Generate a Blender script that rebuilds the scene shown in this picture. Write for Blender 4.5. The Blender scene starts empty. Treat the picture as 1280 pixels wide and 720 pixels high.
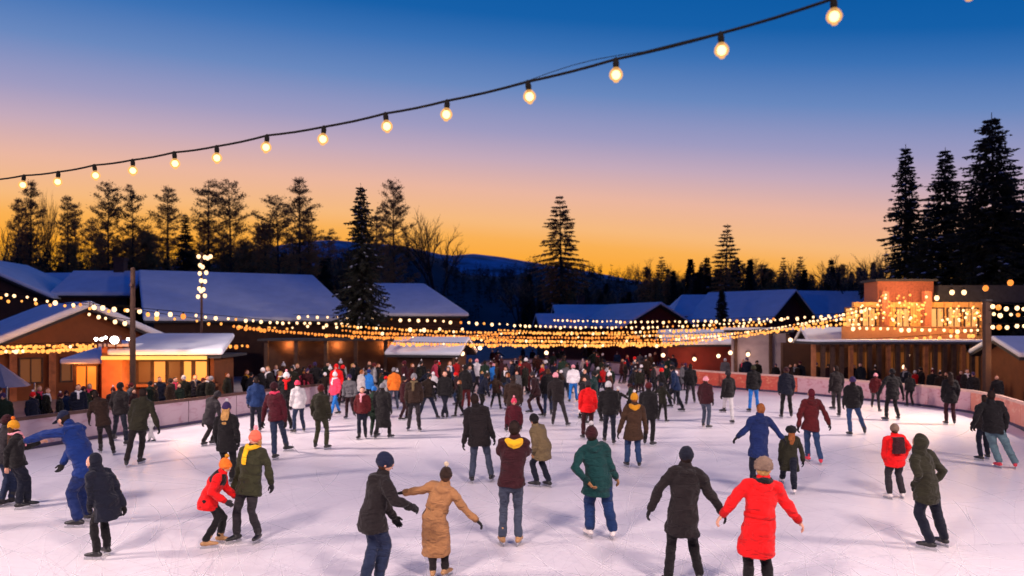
import bpy, math, random
import numpy as np
from mathutils import Vector, noise as mnoise
rnd = random.Random(7)
SC = bpy.context.scene
COL = SC.collection
HZ, CH, F = 408.0, 3.2, 1000.0          # horizon row, eye height, focal length in photo pixels

def W(px, py, Y):
    return Vector(((px-640)/F*Y, Y, CH-(py-HZ)/F*Y))
def G(px, py):
    Y = CH*F/(py-HZ)
    return Vector(((px-640)/F*Y, Y, 0))
def lin(r, g, b):
    def f(c):
        c /= 255.0
        return c/12.92 if c <= .04045 else ((c+.055)/1.055)**2.4
    return (f(r), f(g), f(b))

# ------------------------------------------------------------------ materials
MATS = {}
def nmat(name):
    m = bpy.data.materials.new(name); m.use_nodes = True
    nt = m.node_tree
    b = nt.nodes['Principled BSDF']
    return m, nt, b
def surf(name, col, rough=.7, var=.25, scale=6., bump=.2, bscale=30., metal=0., sheen=0., coat=0., spec=.5):
    if name in MATS: return MATS[name]
    m, nt, b = nmat(name)
    tc = nt.nodes.new('ShaderNodeTexCoord')
    n1 = nt.nodes.new('ShaderNodeTexNoise'); n1.inputs['Scale'].default_value = scale; n1.inputs['Detail'].default_value = 5
    nt.links.new(tc.outputs['Object'], n1.inputs['Vector'])
    r = nt.nodes.new('ShaderNodeValToRGB')
    r.color_ramp.elements[0].position = .3; r.color_ramp.elements[1].position = .75
    r.color_ramp.elements[0].color = tuple(c*(1-var) for c in col)+(1,)
    r.color_ramp.elements[1].color = tuple(min(1, c*(1+var)) for c in col)+(1,)
    nt.links.new(n1.outputs['Fac'], r.inputs['Fac']); nt.links.new(r.outputs['Color'], b.inputs['Base Color'])
    b.inputs['Roughness'].default_value = rough; b.inputs['Metallic'].default_value = metal
    b.inputs['Specular IOR Level'].default_value = spec
    if sheen: b.inputs['Sheen Weight'].default_value = sheen
    if coat: b.inputs['Coat Weight'].default_value = coat
    if bump:
        n2 = nt.nodes.new('ShaderNodeTexNoise'); n2.inputs['Scale'].default_value = bscale; n2.inputs['Detail'].default_value = 4
        nt.links.new(tc.outputs['Object'], n2.inputs['Vector'])
        bp = nt.nodes.new('ShaderNodeBump'); bp.inputs['Strength'].default_value = bump; bp.inputs['Distance'].default_value = .02
        nt.links.new(n2.outputs['Fac'], bp.inputs['Height']); nt.links.new(bp.outputs['Normal'], b.inputs['Normal'])
    MATS[name] = m
    return m
def emit(name, col, strength, sample=True):
    if name in MATS: return MATS[name]
    m, nt, b = nmat(name)
    b.inputs['Base Color'].default_value = tuple(c*.06 for c in col)+(1,)
    b.inputs['Emission Color'].default_value = tuple(col)+(1,)
    b.inputs['Emission Strength'].default_value = strength
    if not sample: m.cycles.emission_sampling = 'NONE'
    MATS[name] = m
    return m
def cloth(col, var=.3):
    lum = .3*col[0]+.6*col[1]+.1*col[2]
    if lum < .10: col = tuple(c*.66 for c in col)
    key = 'cloth_%.4f_%.4f_%.4f' % tuple(col)
    if key in MATS: return MATS[key]
    m = surf(key, col, rough=.85, var=var*.6, scale=5, bump=0, spec=.2)
    nt = m.node_tree; N = nt.nodes.new; L = nt.links.new; b = nt.nodes['Principled BSDF']
    tc = N('ShaderNodeTexCoord'); mp = N('ShaderNodeMapping'); mp.inputs['Scale'].default_value = (4, 4, 9); mp.inputs['Rotation'].default_value = (.3, .2, 0)
    n1 = N('ShaderNodeTexNoise'); n1.inputs['Scale'].default_value = 1.0; n1.inputs['Detail'].default_value = 2; n1.inputs['Distortion'].default_value = 1.2
    n2 = N('ShaderNodeTexNoise'); n2.inputs['Scale'].default_value = 45; n2.inputs['Detail'].default_value = 3
    L(tc.outputs['Object'], mp.inputs['Vector']); L(mp.outputs['Vector'], n1.inputs['Vector']); L(tc.outputs['Object'], n2.inputs['Vector'])
    b1 = N('ShaderNodeBump'); b1.inputs['Strength'].default_value = .75; b1.inputs['Distance'].default_value = .09; L(n1.outputs['Fac'], b1.inputs['Height'])
    b2 = N('ShaderNodeBump'); b2.inputs['Strength'].default_value = .3; b2.inputs['Distance'].default_value = .012; L(n2.outputs['Fac'], b2.inputs['Height']); L(b1.outputs['Normal'], b2.inputs['Normal'])
    L(b2.outputs['Normal'], b.inputs['Normal'])
    b.inputs['Sheen Weight'].default_value = .08
    return m

# ------------------------------------------------------------------ mesh builder
def unit(v):
    v = Vector(v); l = v.length
    return v/l if l > 1e-9 else Vector((0, 0, 1))
class MB:
    def __init__(s): s.v = []; s.f = []; s.m = []
    def add(s, vs, fs, mi=0):
        o = len(s.v); s.v += [tuple(p) for p in vs]
        s.f += [tuple(i+o for i in f) for f in fs]; s.m += [mi]*len(fs)
        return s
    def loft(s, path, radii, side=None, n=12, cap=True, mi=0, power=1.0, flat0=False):
        """rings of ellipses along a path; side = wide axis hint"""
        P = [Vector(p) for p in path]; k = len(P)
        T = []
        for i in range(k):
            a = P[max(0, i-1)]; b = P[min(k-1, i+1)]; T.append(unit(b-a))
        R = [(r, r) if not isinstance(r, (tuple, list)) else r for r in radii]
        if cap:   # rounded ends
            r0 = min(R[0]); r1 = min(R[-1])
            if flat0: r0 = .004
            P = [P[0]-T[0]*r0*.5]+P+[P[-1]+T[-1]*r1*.5]
            R = [(R[0][0]*(.96 if flat0 else .75), R[0][1]*(.96 if flat0 else .75))]+R+[(R[-1][0]*.75, R[-1][1]*.75)]
            T = [T[0]]+T+[T[-1]]; k += 2
        vs = []; fs = []
        hint = Vector(side) if side is not None else None
        prev = None
        for i in range(k):
            t = T[i]
            h = hint if hint is not None else (prev if prev is not None else (Vector((1, 0, 0)) if abs(t.x) < .8 else Vector((0, 1, 0))))
            a = h - t*h.dot(t)
            if a.length < 1e-3: a = Vector((0, 1, 0))-t*t.y
            a.normalize(); prev = a
            b = t.cross(a)
            for j in range(n):
                q = 2*math.pi*j/n; c, d = math.cos(q), math.sin(q)
                if power != 1.0:
                    c = math.copysign(abs(c)**power, c); d = math.copysign(abs(d)**power, d)
                vs.append(P[i]+a*(R[i][0]*c)+b*(R[i][1]*d))
        for i in range(k-1):
            for j in range(n):
                j2 = (j+1) % n
                fs.append((i*n+j, i*n+j2, (i+1)*n+j2, (i+1)*n+j))
        if cap:
            vs.append(P[0]-T[0]*min(R[0])*(0 if flat0 else .35)); vs.append(P[-1]+T[-1]*min(R[-1])*.35)
            c0, c1 = len(vs)-2, len(vs)-1
            for j in range(n):
                j2 = (j+1) % n
                fs.append((c0, j2, j)); fs.append((c1, (k-1)*n+j, (k-1)*n+j2))
        else:
            fs.append(tuple(range(n-1, -1, -1))); fs.append(tuple((k-1)*n+j for j in range(n)))
        return s.add(vs, fs, mi)
    def box(s, c, size, axes=None, mi=0, taper=1.0):
        c = Vector(c); x, y, z = [q/2 for q in size]
        ax = axes or (Vector((1, 0, 0)), Vector((0, 1, 0)), Vector((0, 0, 1)))
        vs = []
        for dz in (-1, 1):
            k = taper if dz > 0 else 1
            for dx, dy in ((-1, -1), (1, -1), (1, 1), (-1, 1)):
                vs.append(c+ax[0]*(dx*x*k)+ax[1]*(dy*y*k)+ax[2]*(dz*z))
        return s.add(vs, [(3, 2, 1, 0), (4, 5, 6, 7), (0, 1, 5, 4), (1, 2, 6, 5), (2, 3, 7, 6), (3, 0, 4, 7)], mi)
    def ell(s, c, r, axes=None, nu=12, nv=8, mi=0, fn=None, vmin=-1.0):
        c = Vector(c); ax = axes or (Vector((1, 0, 0)), Vector((0, 1, 0)), Vector((0, 0, 1)))
        vs = []; fs = []
        for i in range(nv+1):
            th = -math.pi/2+math.pi*i/nv
            zz = math.sin(th); rr = math.cos(th)
            if zz < vmin: zz = vmin
            for j in range(nu):
                q = 2*math.pi*j/nu
                p = (rr*math.cos(q), rr*math.sin(q), zz)
                if fn: p = fn(p)
                vs.append(c+ax[0]*(p[0]*r[0])+ax[1]*(p[1]*r[1])+ax[2]*(p[2]*r[2]))
        for i in range(nv):
            for j in range(nu):
                j2 = (j+1) % nu
                fs.append((i*nu+j, i*nu+j2, (i+1)*nu+j2, (i+1)*nu+j))
        return s.add(vs, fs, mi)
    def prism(s, poly, d, mi=0):
        """closed polygon (list of Vector) extruded by vector d"""
        n = len(poly); d = Vector(d); vs = [Vector(p) for p in poly]+[Vector(p)+d for p in poly]
        fs = [tuple(range(n-1, -1, -1)), tuple(range(n, 2*n))]+[(i, (i+1) % n, (i+1) % n+n, i+n) for i in range(n)]
        return s.add(vs, fs, mi)
    def mesh(s, name, mats, smooth=False):
        me = bpy.data.meshes.new(name)
        me.from_pydata(s.v, [], s.f)
        for m in (mats if isinstance(mats, (list, tuple)) else [mats]): me.materials.append(m)
        if any(s.m): me.polygons.foreach_set('material_index', s.m)
        if smooth: me.polygons.foreach_set('use_smooth', [True]*len(me.polygons))
        me.update()
        return me
    def build(s, name, mats, parent=None, smooth=False, loc=None):
        me = s.mesh(name, mats, smooth)
        import bmesh
        bm = bmesh.new(); bm.from_mesh(me); bmesh.ops.recalc_face_normals(bm, faces=bm.faces); bm.to_mesh(me); bm.free()
        o = bpy.data.objects.new(name, me); COL.objects.link(o)
        if parent: o.parent = parent
        if loc is not None: o.location = loc
        return o
def tag(o, label=None, cat=None, group=None, kind=None):
    if label: o['label'] = label
    if cat: o['category'] = cat
    if group: o['group'] = group
    if kind: o['kind'] = kind
    return o
def thing(name, loc, label, cat, group=None, rz=0):
    o = bpy.data.objects.new(name, None); COL.objects.link(o)
    o.location = loc; o.rotation_euler = (0, 0, rz); o.empty_display_size = .2
    return tag(o, label, cat, group)
def copy_tree(o, parent=None):
    c = o.copy(); COL.objects.link(c); c.parent = parent
    for ch in o.children: copy_tree(ch, c)
    return c

# ------------------------------------------------------------------ deferred remeshing (all at once at the end)
REMESH = []
def remesh_later(o, voxel, extra=None, wrinkle=0., wscale=9., smooth=2, seed=0):
    md = o.modifiers.new('Remesh', 'REMESH'); md.mode = 'VOXEL'; md.voxel_size = voxel
    md.use_smooth_shade = True
    if smooth:
        ms = o.modifiers.new('Smooth', 'SMOOTH'); ms.factor = .5; ms.iterations = smooth
    REMESH.append((o, extra, wrinkle, wscale, seed))
def run_remesh():
    dg = bpy.context.evaluated_depsgraph_get(); dg.update()
    done = []
    for o, extra, wr, ws, seed in REMESH:
        me = bpy.data.meshes.new_from_object(o.evaluated_get(dg))
        done.append(me)
    for (o, extra, wr, ws, seed), me in zip(REMESH, done):
        o.modifiers.clear()
        mats = [m for m in o.data.materials]
        nv = len(me.vertices)
        co = np.empty(nv*3, 'f'); me.vertices.foreach_get('co', co); co = co.reshape(-1, 3)
        if wr > 0 and nv:
            no = np.empty(nv*3, 'f'); me.vertices.foreach_get('normal', no); no = no.reshape(-1, 3)
            off = seed*3.7
            d = np.array([mnoise.noise((c[0]*ws+off, c[1]*ws+off, c[2]*ws*1.7)) for c in co], 'f')
            d += .5*np.array([abs(mnoise.noise((c[0]*ws*2.3+off, c[1]*ws*2.3, c[2]*ws*3.1+off))) for c in co], 'f')
            co = co+no*(d*wr)[:, None]
        vs = co.tolist(); fs = [tuple(p.vertices) for p in me.polygons]
        if extra:
            k = len(vs); vs += [list(p) for p in extra.v]; fs += [tuple(i+k for i in f) for f in extra.f]
        nm = bpy.data.meshes.new(o.name); nm.from_pydata(vs, [], fs)
        for m in mats: nm.materials.append(m)
        nm.polygons.foreach_set('use_smooth', [True]*len(nm.polygons)); nm.update()
        old = o.data
        users = [q for q in bpy.data.objects if q.data == old] if old.users > 1 else [o]
        for q in users: q.data = nm
        bpy.data.meshes.remove(me)
    REMESH.clear()
import zlib
SKIN = surf('skin', lin(205, 150, 125), rough=.55, var=.12, scale=20, bump=.05)
EYEW = surf('eye_white', (.75, .72, .7), rough=.2, var=.02, bump=0)
EYED = surf('eye_dark', (.02, .015, .012), rough=.15, var=.05, bump=0)
LIP = surf('lip', lin(165, 85, 80), rough=.5, var=.1, bump=0)
STEEL = surf('skate_steel', (.55, .56, .58), rough=.25, metal=1, var=.1, bump=0)
C = {k: lin(*v) for k, v in dict(
    black=(26, 23, 26), offblack=(36, 29, 31), charcoal=(50, 45, 50), brownblack=(42, 30, 28), navy=(28, 36, 66), darknavy=(22, 26, 44),
    jeans=(36, 48, 78), bluejeans=(48, 72, 114), greyjeans=(72, 80, 100), grey=(120, 118, 124), lightgrey=(190, 186, 188), white=(226, 220, 222),
    red=(214, 16, 20), darkred=(96, 24, 28), maroon=(62, 22, 30), burgundy=(84, 20, 34), tan=(152, 108, 70), camel=(150, 104, 64),
    brown=(78, 54, 38), darkbrown=(54, 36, 28), olive=(62, 62, 40), darkolive=(48, 46, 32), khaki=(104, 88, 62), green=(36, 58, 44),
    teal=(18, 68, 68), deepteal=(16, 62, 70), blue=(22, 54, 128), royal=(24, 44, 100), sky=(34, 108, 186), midblue=(28, 56, 106),
    mustard=(206, 140, 30), yellow=(238, 180, 30), orange=(222, 112, 34), coral=(236, 110, 84), pink=(226, 150, 160), hotpink=(214, 60, 90),
    purple=(66, 46, 96), lilac=(176, 160, 204), greyteal=(84, 108, 116), blond=(176, 132, 78), hairbrown=(70, 44, 30), hairdark=(36, 24, 20),
    ginger=(134, 78, 42), fur=(120, 98, 84), bootblack=(26, 24, 26), bootwhite=(222, 210, 206), boottan=(168, 124, 80), bootred=(200, 40, 60),
    cream=(222, 204, 176)).items()}

def perp(d):
    d = unit(d)
    a = Vector((0, 0, 1)) if abs(d.z) < .9 else Vector((0, 1, 0))
    return unit(a-d*a.dot(d))
def hand_mesh(mb, wrist, d, palm, thumb, s, fat=1.0, curl=24):
    """palm and five separate fingers; d = along the hand, palm = palm normal, thumb = thumb side"""
    d = unit(d); palm = unit(Vector(palm)-d*Vector(palm).dot(d)); side = d.cross(palm)
    if side.dot(Vector(thumb)) < 0: side = -side
    s = s*1.0
    mb.loft([wrist-d*.02*s, wrist+d*.02*s, wrist+d*.055*s, wrist+d*.092*s], [(.027*s*fat, .021*s*fat), (.032*s*fat, .019*s*fat), (.041*s*fat, .018*s*fat), (.038*s*fat, .014*s*fat)], side=side, n=8)
    for i, (off, L, r) in enumerate([(.029, .070, .0098), (.010, .080, .0102), (-.010, .074, .0098), (-.028, .058, .0088)]):
        p = wrist+d*.09*s+side*off*s
        pts = [p-d*.012*s]; dd = d.copy(); ang = 0
        for k, fr in enumerate((.45, .32, .23)):
            ang = math.radians(curl*(1+.5*k)+4*i)
            dd = unit(dd*math.cos(ang)+palm*math.sin(ang)) if k else unit(d*math.cos(ang*.6)+palm*math.sin(ang*.6))
            pts.append(pts[-1]+dd*(L*fr+(.012 if k == 0 else 0))*s)
        mb.loft(pts, [r*s*fat, r*s*fat, r*.9*s*fat, r*.75*s*fat], n=6)
    p = wrist+d*.03*s+side*.03*s
    t1 = unit(d*.72+side*.62+palm*.3); t2 = unit(d*.9+side*.25+palm*.35)
    mb.loft([p-side*.01*s, p+t1*.035*s, p+t1*.035*s+t2*.042*s], [.014*s*fat, .0115*s*fat, .009*s*fat], n=6)
def head_mesh(mb, c, f, up, s, nu=22, nv=16):
    """head with chin, nose, brow, cheeks, ears; f = face direction"""
    f = unit(f); up = unit(up-f*Vector(up).dot(f)); r = f.cross(up)
    def g(p):
        x, y, z = p              # x right, y face, z up on the unit sphere
        w = 1-.22*max(0, -z-.1)  # narrower jaw
        X = x*w; Y = y*(1-.10*max(0, -z))
        if y > 0:
            Y += .12*math.exp(-((z+.82)**2/.05+(x/.35)**2))            # chin
            Y += .30*math.exp(-((z+.12)**2/.035+(x/.13)**2))           # nose
            Y += .10*math.exp(-((z-.05)**2/.04+(x/.10)**2))            # nose bridge
            Y -= .10*math.exp(-((z-.05)**2/.02+((abs(x)-.36)/.17)**2)) # eye sockets
            Y += .05*math.exp(-((z-.28)**2/.02+(x/.6)**2))             # brow
            Y += .05*math.exp(-((z+.48)**2/.01+(x/.25)**2))            # lips
        else:
            Y *= 1.04 if z > -.2 else 1.04-.35*(-.2-z)
        return (X, Y, z)
    mb.ell(c, (.074*s, .092*s, .112*s), (r, f, up), nu, nv, fn=g)
    for k in (-1, 1):
        mb.ell(c+r*(.076*s*k)-up*.008*s-f*.006*s, (.010*s, .020*s, .031*s), (r, f, up), 8, 6)
def bobj(mb, name, mat, root, vox=None, **kw):
    o = mb.build(name, mat, root, smooth=True)
    if vox: remesh_later(o, vox, **kw)
    return o

def person(label, feet, top=None, phi=0, H=None, hip=None, neck=None, head=None, L=None, R=None, jac=('black', 'hip'), tro='black',
           hat=None, hair='hairdark', longhair=False, boot='bootblack', glove='black', scarf=None, bag=None, hood=None, lod=1, group=None,
           knees=(None, None), lift=(0, 0), lean=0., slean=0., headyaw=0., headpitch=0., fit=1.0, hem=None, flare=1.0, root=None, local=None,
           cat='person', extra=None, wide=1.0, squat=None):
    """feet etc. in photo pixels (person's own left, right); builds the figure in metres around its base"""
    rs = random.Random(zlib.crc32(label.encode()) if local is None else local)
    ph = math.radians(phi)
    Fd = Vector((math.sin(ph), math.cos(ph), 0)); Rt = Vector((math.cos(ph), -math.sin(ph), 0)); Up = Vector((0, 0, 1))
    fl, fr = G(*feet[0]), G(*feet[1])
    base = (fl+fr)/2; Y0 = base.y
    ztop = CH-(top-HZ)*Y0/F if top is not None else None
    if H is None: H = (ztop-(.045 if hat else .02)) if ztop else 1.74
    s = H/1.75
    def px(p, dflt):
        if p is None: return dflt
        q = W(p[0], p[1], Y0)-Vector((base.x, base.y, 0))
        if len(p) > 2: q.y += p[2]
        return q
    fl -= base; fr -= base
    fl.z = fr.z = 0
    zs = Up
    P = px(hip, Vector((0, 0, .925*s))+Vector((-slean*.15, 0, 0)))
    if squat is None: P.z = .915*s
    N = px(neck, P+Vector((0, 0, .525*s))*math.cos(math.radians(lean))+Fd*(.525*s*math.sin(math.radians(lean)))+Vector((slean*.3, 0, 0)))
    spine = unit(N-P)
    hy = ph+math.radians(headyaw)
    hf = Vector((math.sin(hy), math.cos(hy), 0))
    HC = px(head, N+unit(spine+Up*1.2)*.165*s+hf*.02*s)
    dn = HC-N
    if dn.length > .150*s: HC = N+unit(dn)*.150*s
    if ztop and not head and abs(lean) < 10: pass
    hup = unit(unit(HC-N)*.5+Up)
    hf = unit(hf*math.cos(math.radians(headpitch))+Up*math.sin(math.radians(headpitch)))
    sr = unit(Rt-spine*Rt.dot(spine))
    fw = spine.cross(sr)*-1
    if fw.dot(Fd) < 0: fw = -fw
    hw = .165*s*wide
    SL, SR = N-spine*.055*s-sr*hw, N-spine*.055*s+sr*hw
    hipL, hipR = P-sr*.088*s-spine*.01, P+sr*.088*s-spine*.01
    def arm(S, spec, sg):
        if spec is None:
            e = S-Up*.275*s+sr*(sg*.065*s)-Fd*.03*s
            h = e-Up*.225*s+Fd*.085*s+sr*(sg*.0)
        else:
            e = px(spec[0], None); h = px(spec[1], None)
            # keep limb lengths human: scale depth in if too short
            for (a, b, ln, who) in ((S, e, .285*s, 'e'), (e, h, .245*s, 'h')):
                dd = b-a; sh = ln*ln-(dd.x*dd.x+dd.z*dd.z)
                if who == 'e' and len(spec[0]) < 3: e.y = a.y+(math.sqrt(max(0, sh))*.5*(-1 if Fd.y > 0 else 1) if sh > 0 else 0)*.6
                if who == 'h' and len(spec[1]) < 3: h.y = e.y+(math.sqrt(max(0, sh))*(1 if Fd.y >= -.2 else -1) if sh > 0 else 0)*.8
            for _ in range(1):
                if (e-S).length > .33*s: e = S+unit(e-S)*.33*s
                if (h-e).length > .29*s: h = e+unit(h-e)*.29*s
        return e, h
    eL, hL = arm(SL, L, -1); eR, hR = arm(SR, R, 1)
    aL = fl+Up*(.125*s+lift[0]); aR = fr+Up*(.125*s+lift[1])
    def knee(hp, an, k):
        if k is not None: return px(k, None)
        m = (hp+an)/2; ln = .82*s; d = (hp-an).length
        b = math.sqrt(max(0, (ln/2)**2-(d/2)**2)) if d < ln else 0
        return m+Fd*min(b*.8+.015, .2*s)+Up*.01
    kL, kR = knee(hipL, aL, knees[0]), knee(hipR, aR, knees[1])
    near = lod >= 2
    vb = .016 if near else .028
    vj = .013 if near else .022
    n = 12 if near else 10
    if root is None:
        root = thing('person', base, label, cat, group)
    # ---- body: one continuous surface (limbs joined by remeshing), detailed head and hands added to it
    b = MB()
    b.loft([P-spine*.06*s, P+spine*.03*s, P+spine*.17*s, P+spine*.32*s, N-spine*.08*s, N-spine*.02*s], [(.14*s, .10*s), (.15*s, .105*s), (.125*s, .09*s), (.15*s, .105*s), (.14*s, .085*s), (.06*s, .06*s)], side=sr, n=12)
    b.loft([N-spine*.06*s, N+(HC-N)*.5, HC], [.062*s, .054*s, .056*s], n=10)
    for S, e, h in ((SL, eL, hL), (SR, eR, hR)):
        b.loft([S+(N-S)*.25, S, (S+e)/2, e, (e+h)/2, h], [.05*s, .052*s, .044*s, .038*s, .036*s, .027*s], n=10)
    for hp, k, a in ((hipL, kL, aL), (hipR, kR, aR)):
        b.loft([hp+Up*.03, hp, (hp+k)/2, k, (k*.6+a*.4), a], [.068*s, .072*s, .060*s, .044*s, .042*s, .032*s], n=10)
        b.loft([a-Fd*.03*s-Up*.03*s, a+Fd*.04*s-Up*.04*s, a+Fd*.10*s-Up*.045*s], [.026*s, .026*s, .020*s], n=8)
    ex = MB()
    head_mesh(ex, HC, hf, hup, s, *( (26, 18) if near else (16, 12)))
    hands = []
    for S, e, h, sg in ((SL, eL, hL, -1), (SR, eR, hR, 1)):
        d = unit(h-e)
        palm = unit(-sr*sg*(1 if abs(d.dot(sr)) < .85 else 0)-Up*(.0 if abs(d.z) > .7 else .9))
        th = Fd*.8+Up*.3
        if palm.cross(d).length < .2: palm = fw
        hands.append((h, d, palm, th))
    for h, d, palm, th in hands: hand_mesh(ex, h, d, palm, th, s)
    bobj(b, 'body', SKIN, root, vb, extra=ex, smooth=2)
    if glove:
        for h, d, palm, th in hands:
            gm = MB(); hand_mesh(gm, h, d, palm, th, s, fat=1.28); gm.loft([h-d*.05*s, h+d*.012*s], [.036*s, .034*s], n=8)
            bobj(gm, 'glove', cloth(C[glove]), root)
    # ---- face
    if lod >= 1 and hf.y < .55:
        r = hf.cross(hup)
        for k in (-1, 1):
            em = MB(); pc = HC+r*(k*.028*s)+hf*.080*s+hup*.006*s
            em.ell(pc, (.0125*s,)*3, None, 8, 6, 0); em.ell(pc+hf*.006*s, (.0075*s,)*3, None, 8, 6, 1)
            em.build('eye', [EYEW, EYED], root, True)
        mm = MB(); mm.ell(HC+hf*.086*s-hup*.053*s, (.022*s, .008*s, .006*s), (r, hf, hup), 8, 6); mm.build('mouth', LIP, root, True)
    # ---- trousers
    t = MB(); q = fit
    t.loft([P-spine*.05*s-Up*.02, P+spine*.04*s, P+spine*.14*s], [(.155*s, .115*s), (.165*s, .12*s), (.15*s, .11*s)], side=sr, n=12)
    for hp, k, a in ((hipL, kL, aL), (hipR, kR, aR)):
        d = unit(a-k)
        t.loft([hp+Up*.02, hp-Up*.05*s, (hp+k)/2, k, (k+a)/2, a+Vector((0, 0, .03*s))], [.090*s, .096*s*min(1.08, q), .082*s*q, .066*s*max(.92, q), .064*s*max(.95, q), .060*s*max(1., q)], n=n)
    bobj(t, 'trousers', cloth(C[tro]), root, vj*1.1, wrinkle=.014, wscale=7, seed=rs.randint(0, 50))
    # ---- jacket
    style = jac[1]
    hl = dict(waist=.03, hip=.10, thigh=.20, mid=.30, knee=.43, calf=.55)[style]*s
    if hem is not None:
        hz = W(P.x*0+hem[0], hem[1], Y0).z; hl = max(.04, P.z-hz)
    legd = unit(((kL+kR)/2-P)); legd = unit(legd+Vector((0, 0, -.7)))
    j = MB(); fx = .012 if style in ('waist',) else .0
    hemP = P+legd*hl
    if hem is not None: hemP.x = (hem[0]-640)/F*Y0-base.x
    fl2 = 1+.10*flare*hl/(.2*s)
    j.loft([hemP, P+(hemP-P)*.5, P, P+spine*.16*s, P+spine*.32*s, N-spine*.10*s, N-spine*.035*s, N+spine*.015*s],
           [(.205*s*fl2, .160*s*fl2), (.204*s*(1+fl2)/2, .158*s*(1+fl2)/2), (.196*s*wide, .148*s), (.168*s*wide, .128*s), (.19*s*wide, .14*s), (.178*s*wide, .122*s), (.115*s, .095*s), (.078*s, .078*s)], side=sr, n=16, flat0=True)
    for S, e, h in ((SL, eL, hL), (SR, eR, hR)):
        w = h-unit(h-e)*.015*s
        j.loft([S+(N-S)*.35, S-spine*.005*s, (S+e)/2, e, (e+w)/2, w], [.07*s, .078*s, .070*s, .061*s, .056*s, .046*s], n=n)
    if near:      # cuffs, hem band and back seam
        for S, e, h in ((SL, eL, hL), (SR, eR, hR)):
            d_ = unit(h-e); cf = MB(); cf.loft([h-d_*.055*s, h-d_*.004*s], [(.053*s, .053*s), (.050*s, .050*s)], n=12); cf.build('cuff', cloth(tuple(c*.6 for c in C[jac[0]])), root, True)
    # collar / hood
    nk = unit(HC-N)
    hoodobj = None
    hcol = None
    if isinstance(hood, tuple): hood, hcol = hood
    if hood == 'up':
        hm = MB(); hc = HC-hf*.02*s+hup*.004*s
        r = hf.cross(hup)
        def hg(p):
            x, y, z = p
            if y > .32: y = .32+(y-.32)*.1
            return (x, y, z)
        hm.ell(hc, (.110*s, .128*s, .142*s), (r, hf, hup), 20, 14, fn=hg)
        hm.loft([N-nk*.01*s, N+nk*.08*s], [(.105*s, .105*s), (.10*s, .105*s)], side=r, n=12)
        cut = None
        # open the hood to the face: leave the front as a recess by shortening it
        hoodobj = hm
    else:
        j.loft([N-nk*.02*s, N+nk*.055*s], [(.085*s, .088*s), (.078*s, .082*s)], side=sr, n=12)
        if hood == 'down':
            bk = N-fw*.085*s-spine*.015*s
            hj = MB() if hcol else j; hk = 1.35 if hcol else 1.0
            hj.loft([bk-sr*.10*s+fw*.04*s, bk-sr*.05*s-fw*.01*s-spine*.03*s, bk-fw*.02*s-spine*.05*s, bk+sr*.05*s-fw*.01*s-spine*.03*s, bk+sr*.10*s+fw*.04*s], [.034*s*hk, .046*s*hk, .052*s*hk, .046*s*hk, .034*s*hk], n=10)
            if hcol: bobj(hj, 'hood', cloth(C[hcol]), root, vj, wrinkle=.012, wscale=9, seed=6)
    jm = cloth(C[jac[0]])
    jo = bobj(j, 'coat' if hl > .22*s else 'jacket', jm, root, vj, wrinkle=.024, wscale=5.5, seed=rs.randint(0, 50), smooth=2)
    if hoodobj: bobj(hoodobj, 'hood', jm, root, vj, wrinkle=.008, wscale=8, seed=3, smooth=2)
    if len(jac) > 2:     # belt, pockets, stripe etc.
        if 'belt' in jac[2]:
            z0 = P+spine*.13*s
            bm_ = MB(); bm_.loft([z0-spine*.022*s, z0+spine*.022*s], [(.183*s*wide, .143*s), (.183*s*wide, .143*s)], side=sr, n=18, cap=False); bm_.build('belt', cloth(tuple(c*.8 for c in C[jac[0]])), root, True)
        if 'yoke' in jac[2]:
            z0 = N-spine*.09*s
            bm_ = MB(); bm_.loft([z0-spine*.05*s, z0, N-spine*.03*s, N+spine*.02*s], [(.203*s*wide, .150*s), (.205*s, .142*s), (.138*s, .112*s), (.09*s, .09*s)], side=sr, n=16); bobj(bm_, 'shoulder_panel', cloth(C[jac[2].split(':')[1]]), root, vj, wrinkle=.008, seed=4)
    # ---- hair
    r = hf.cross(hup)
    if hair and hood != 'up':
        hm = MB()
        def hb(p):
            x, y, z = p
            if y > .15 and z < .55: y = .15
            return (x, y, z)
        hm.ell(HC-hf*.012*s+hup*.012*s, (.084*s, .098*s, .116*s), (r, hf, hup), 14, 10, fn=hb)
        if longhair:
            bk = HC-hf*.055*s
            hm.loft([bk+hup*.03*s, bk-hup*.10*s-hf*.01*s, N-fw*.09*s-spine*.06*s, N-fw*.12*s-spine*.18*s], [(.080*s, .05*s), (.088*s, .05*s), (.085*s, .042*s), (.05*s, .025*s)], side=r, n=12)
        bobj(hm, 'hair', surf('hair_'+hair, C[hair], rough=.7, var=.35, scale=25, bump=.4, bscale=60, spec=.15), root, vj*.9, wrinkle=.006, wscale=18, smooth=1)
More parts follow.
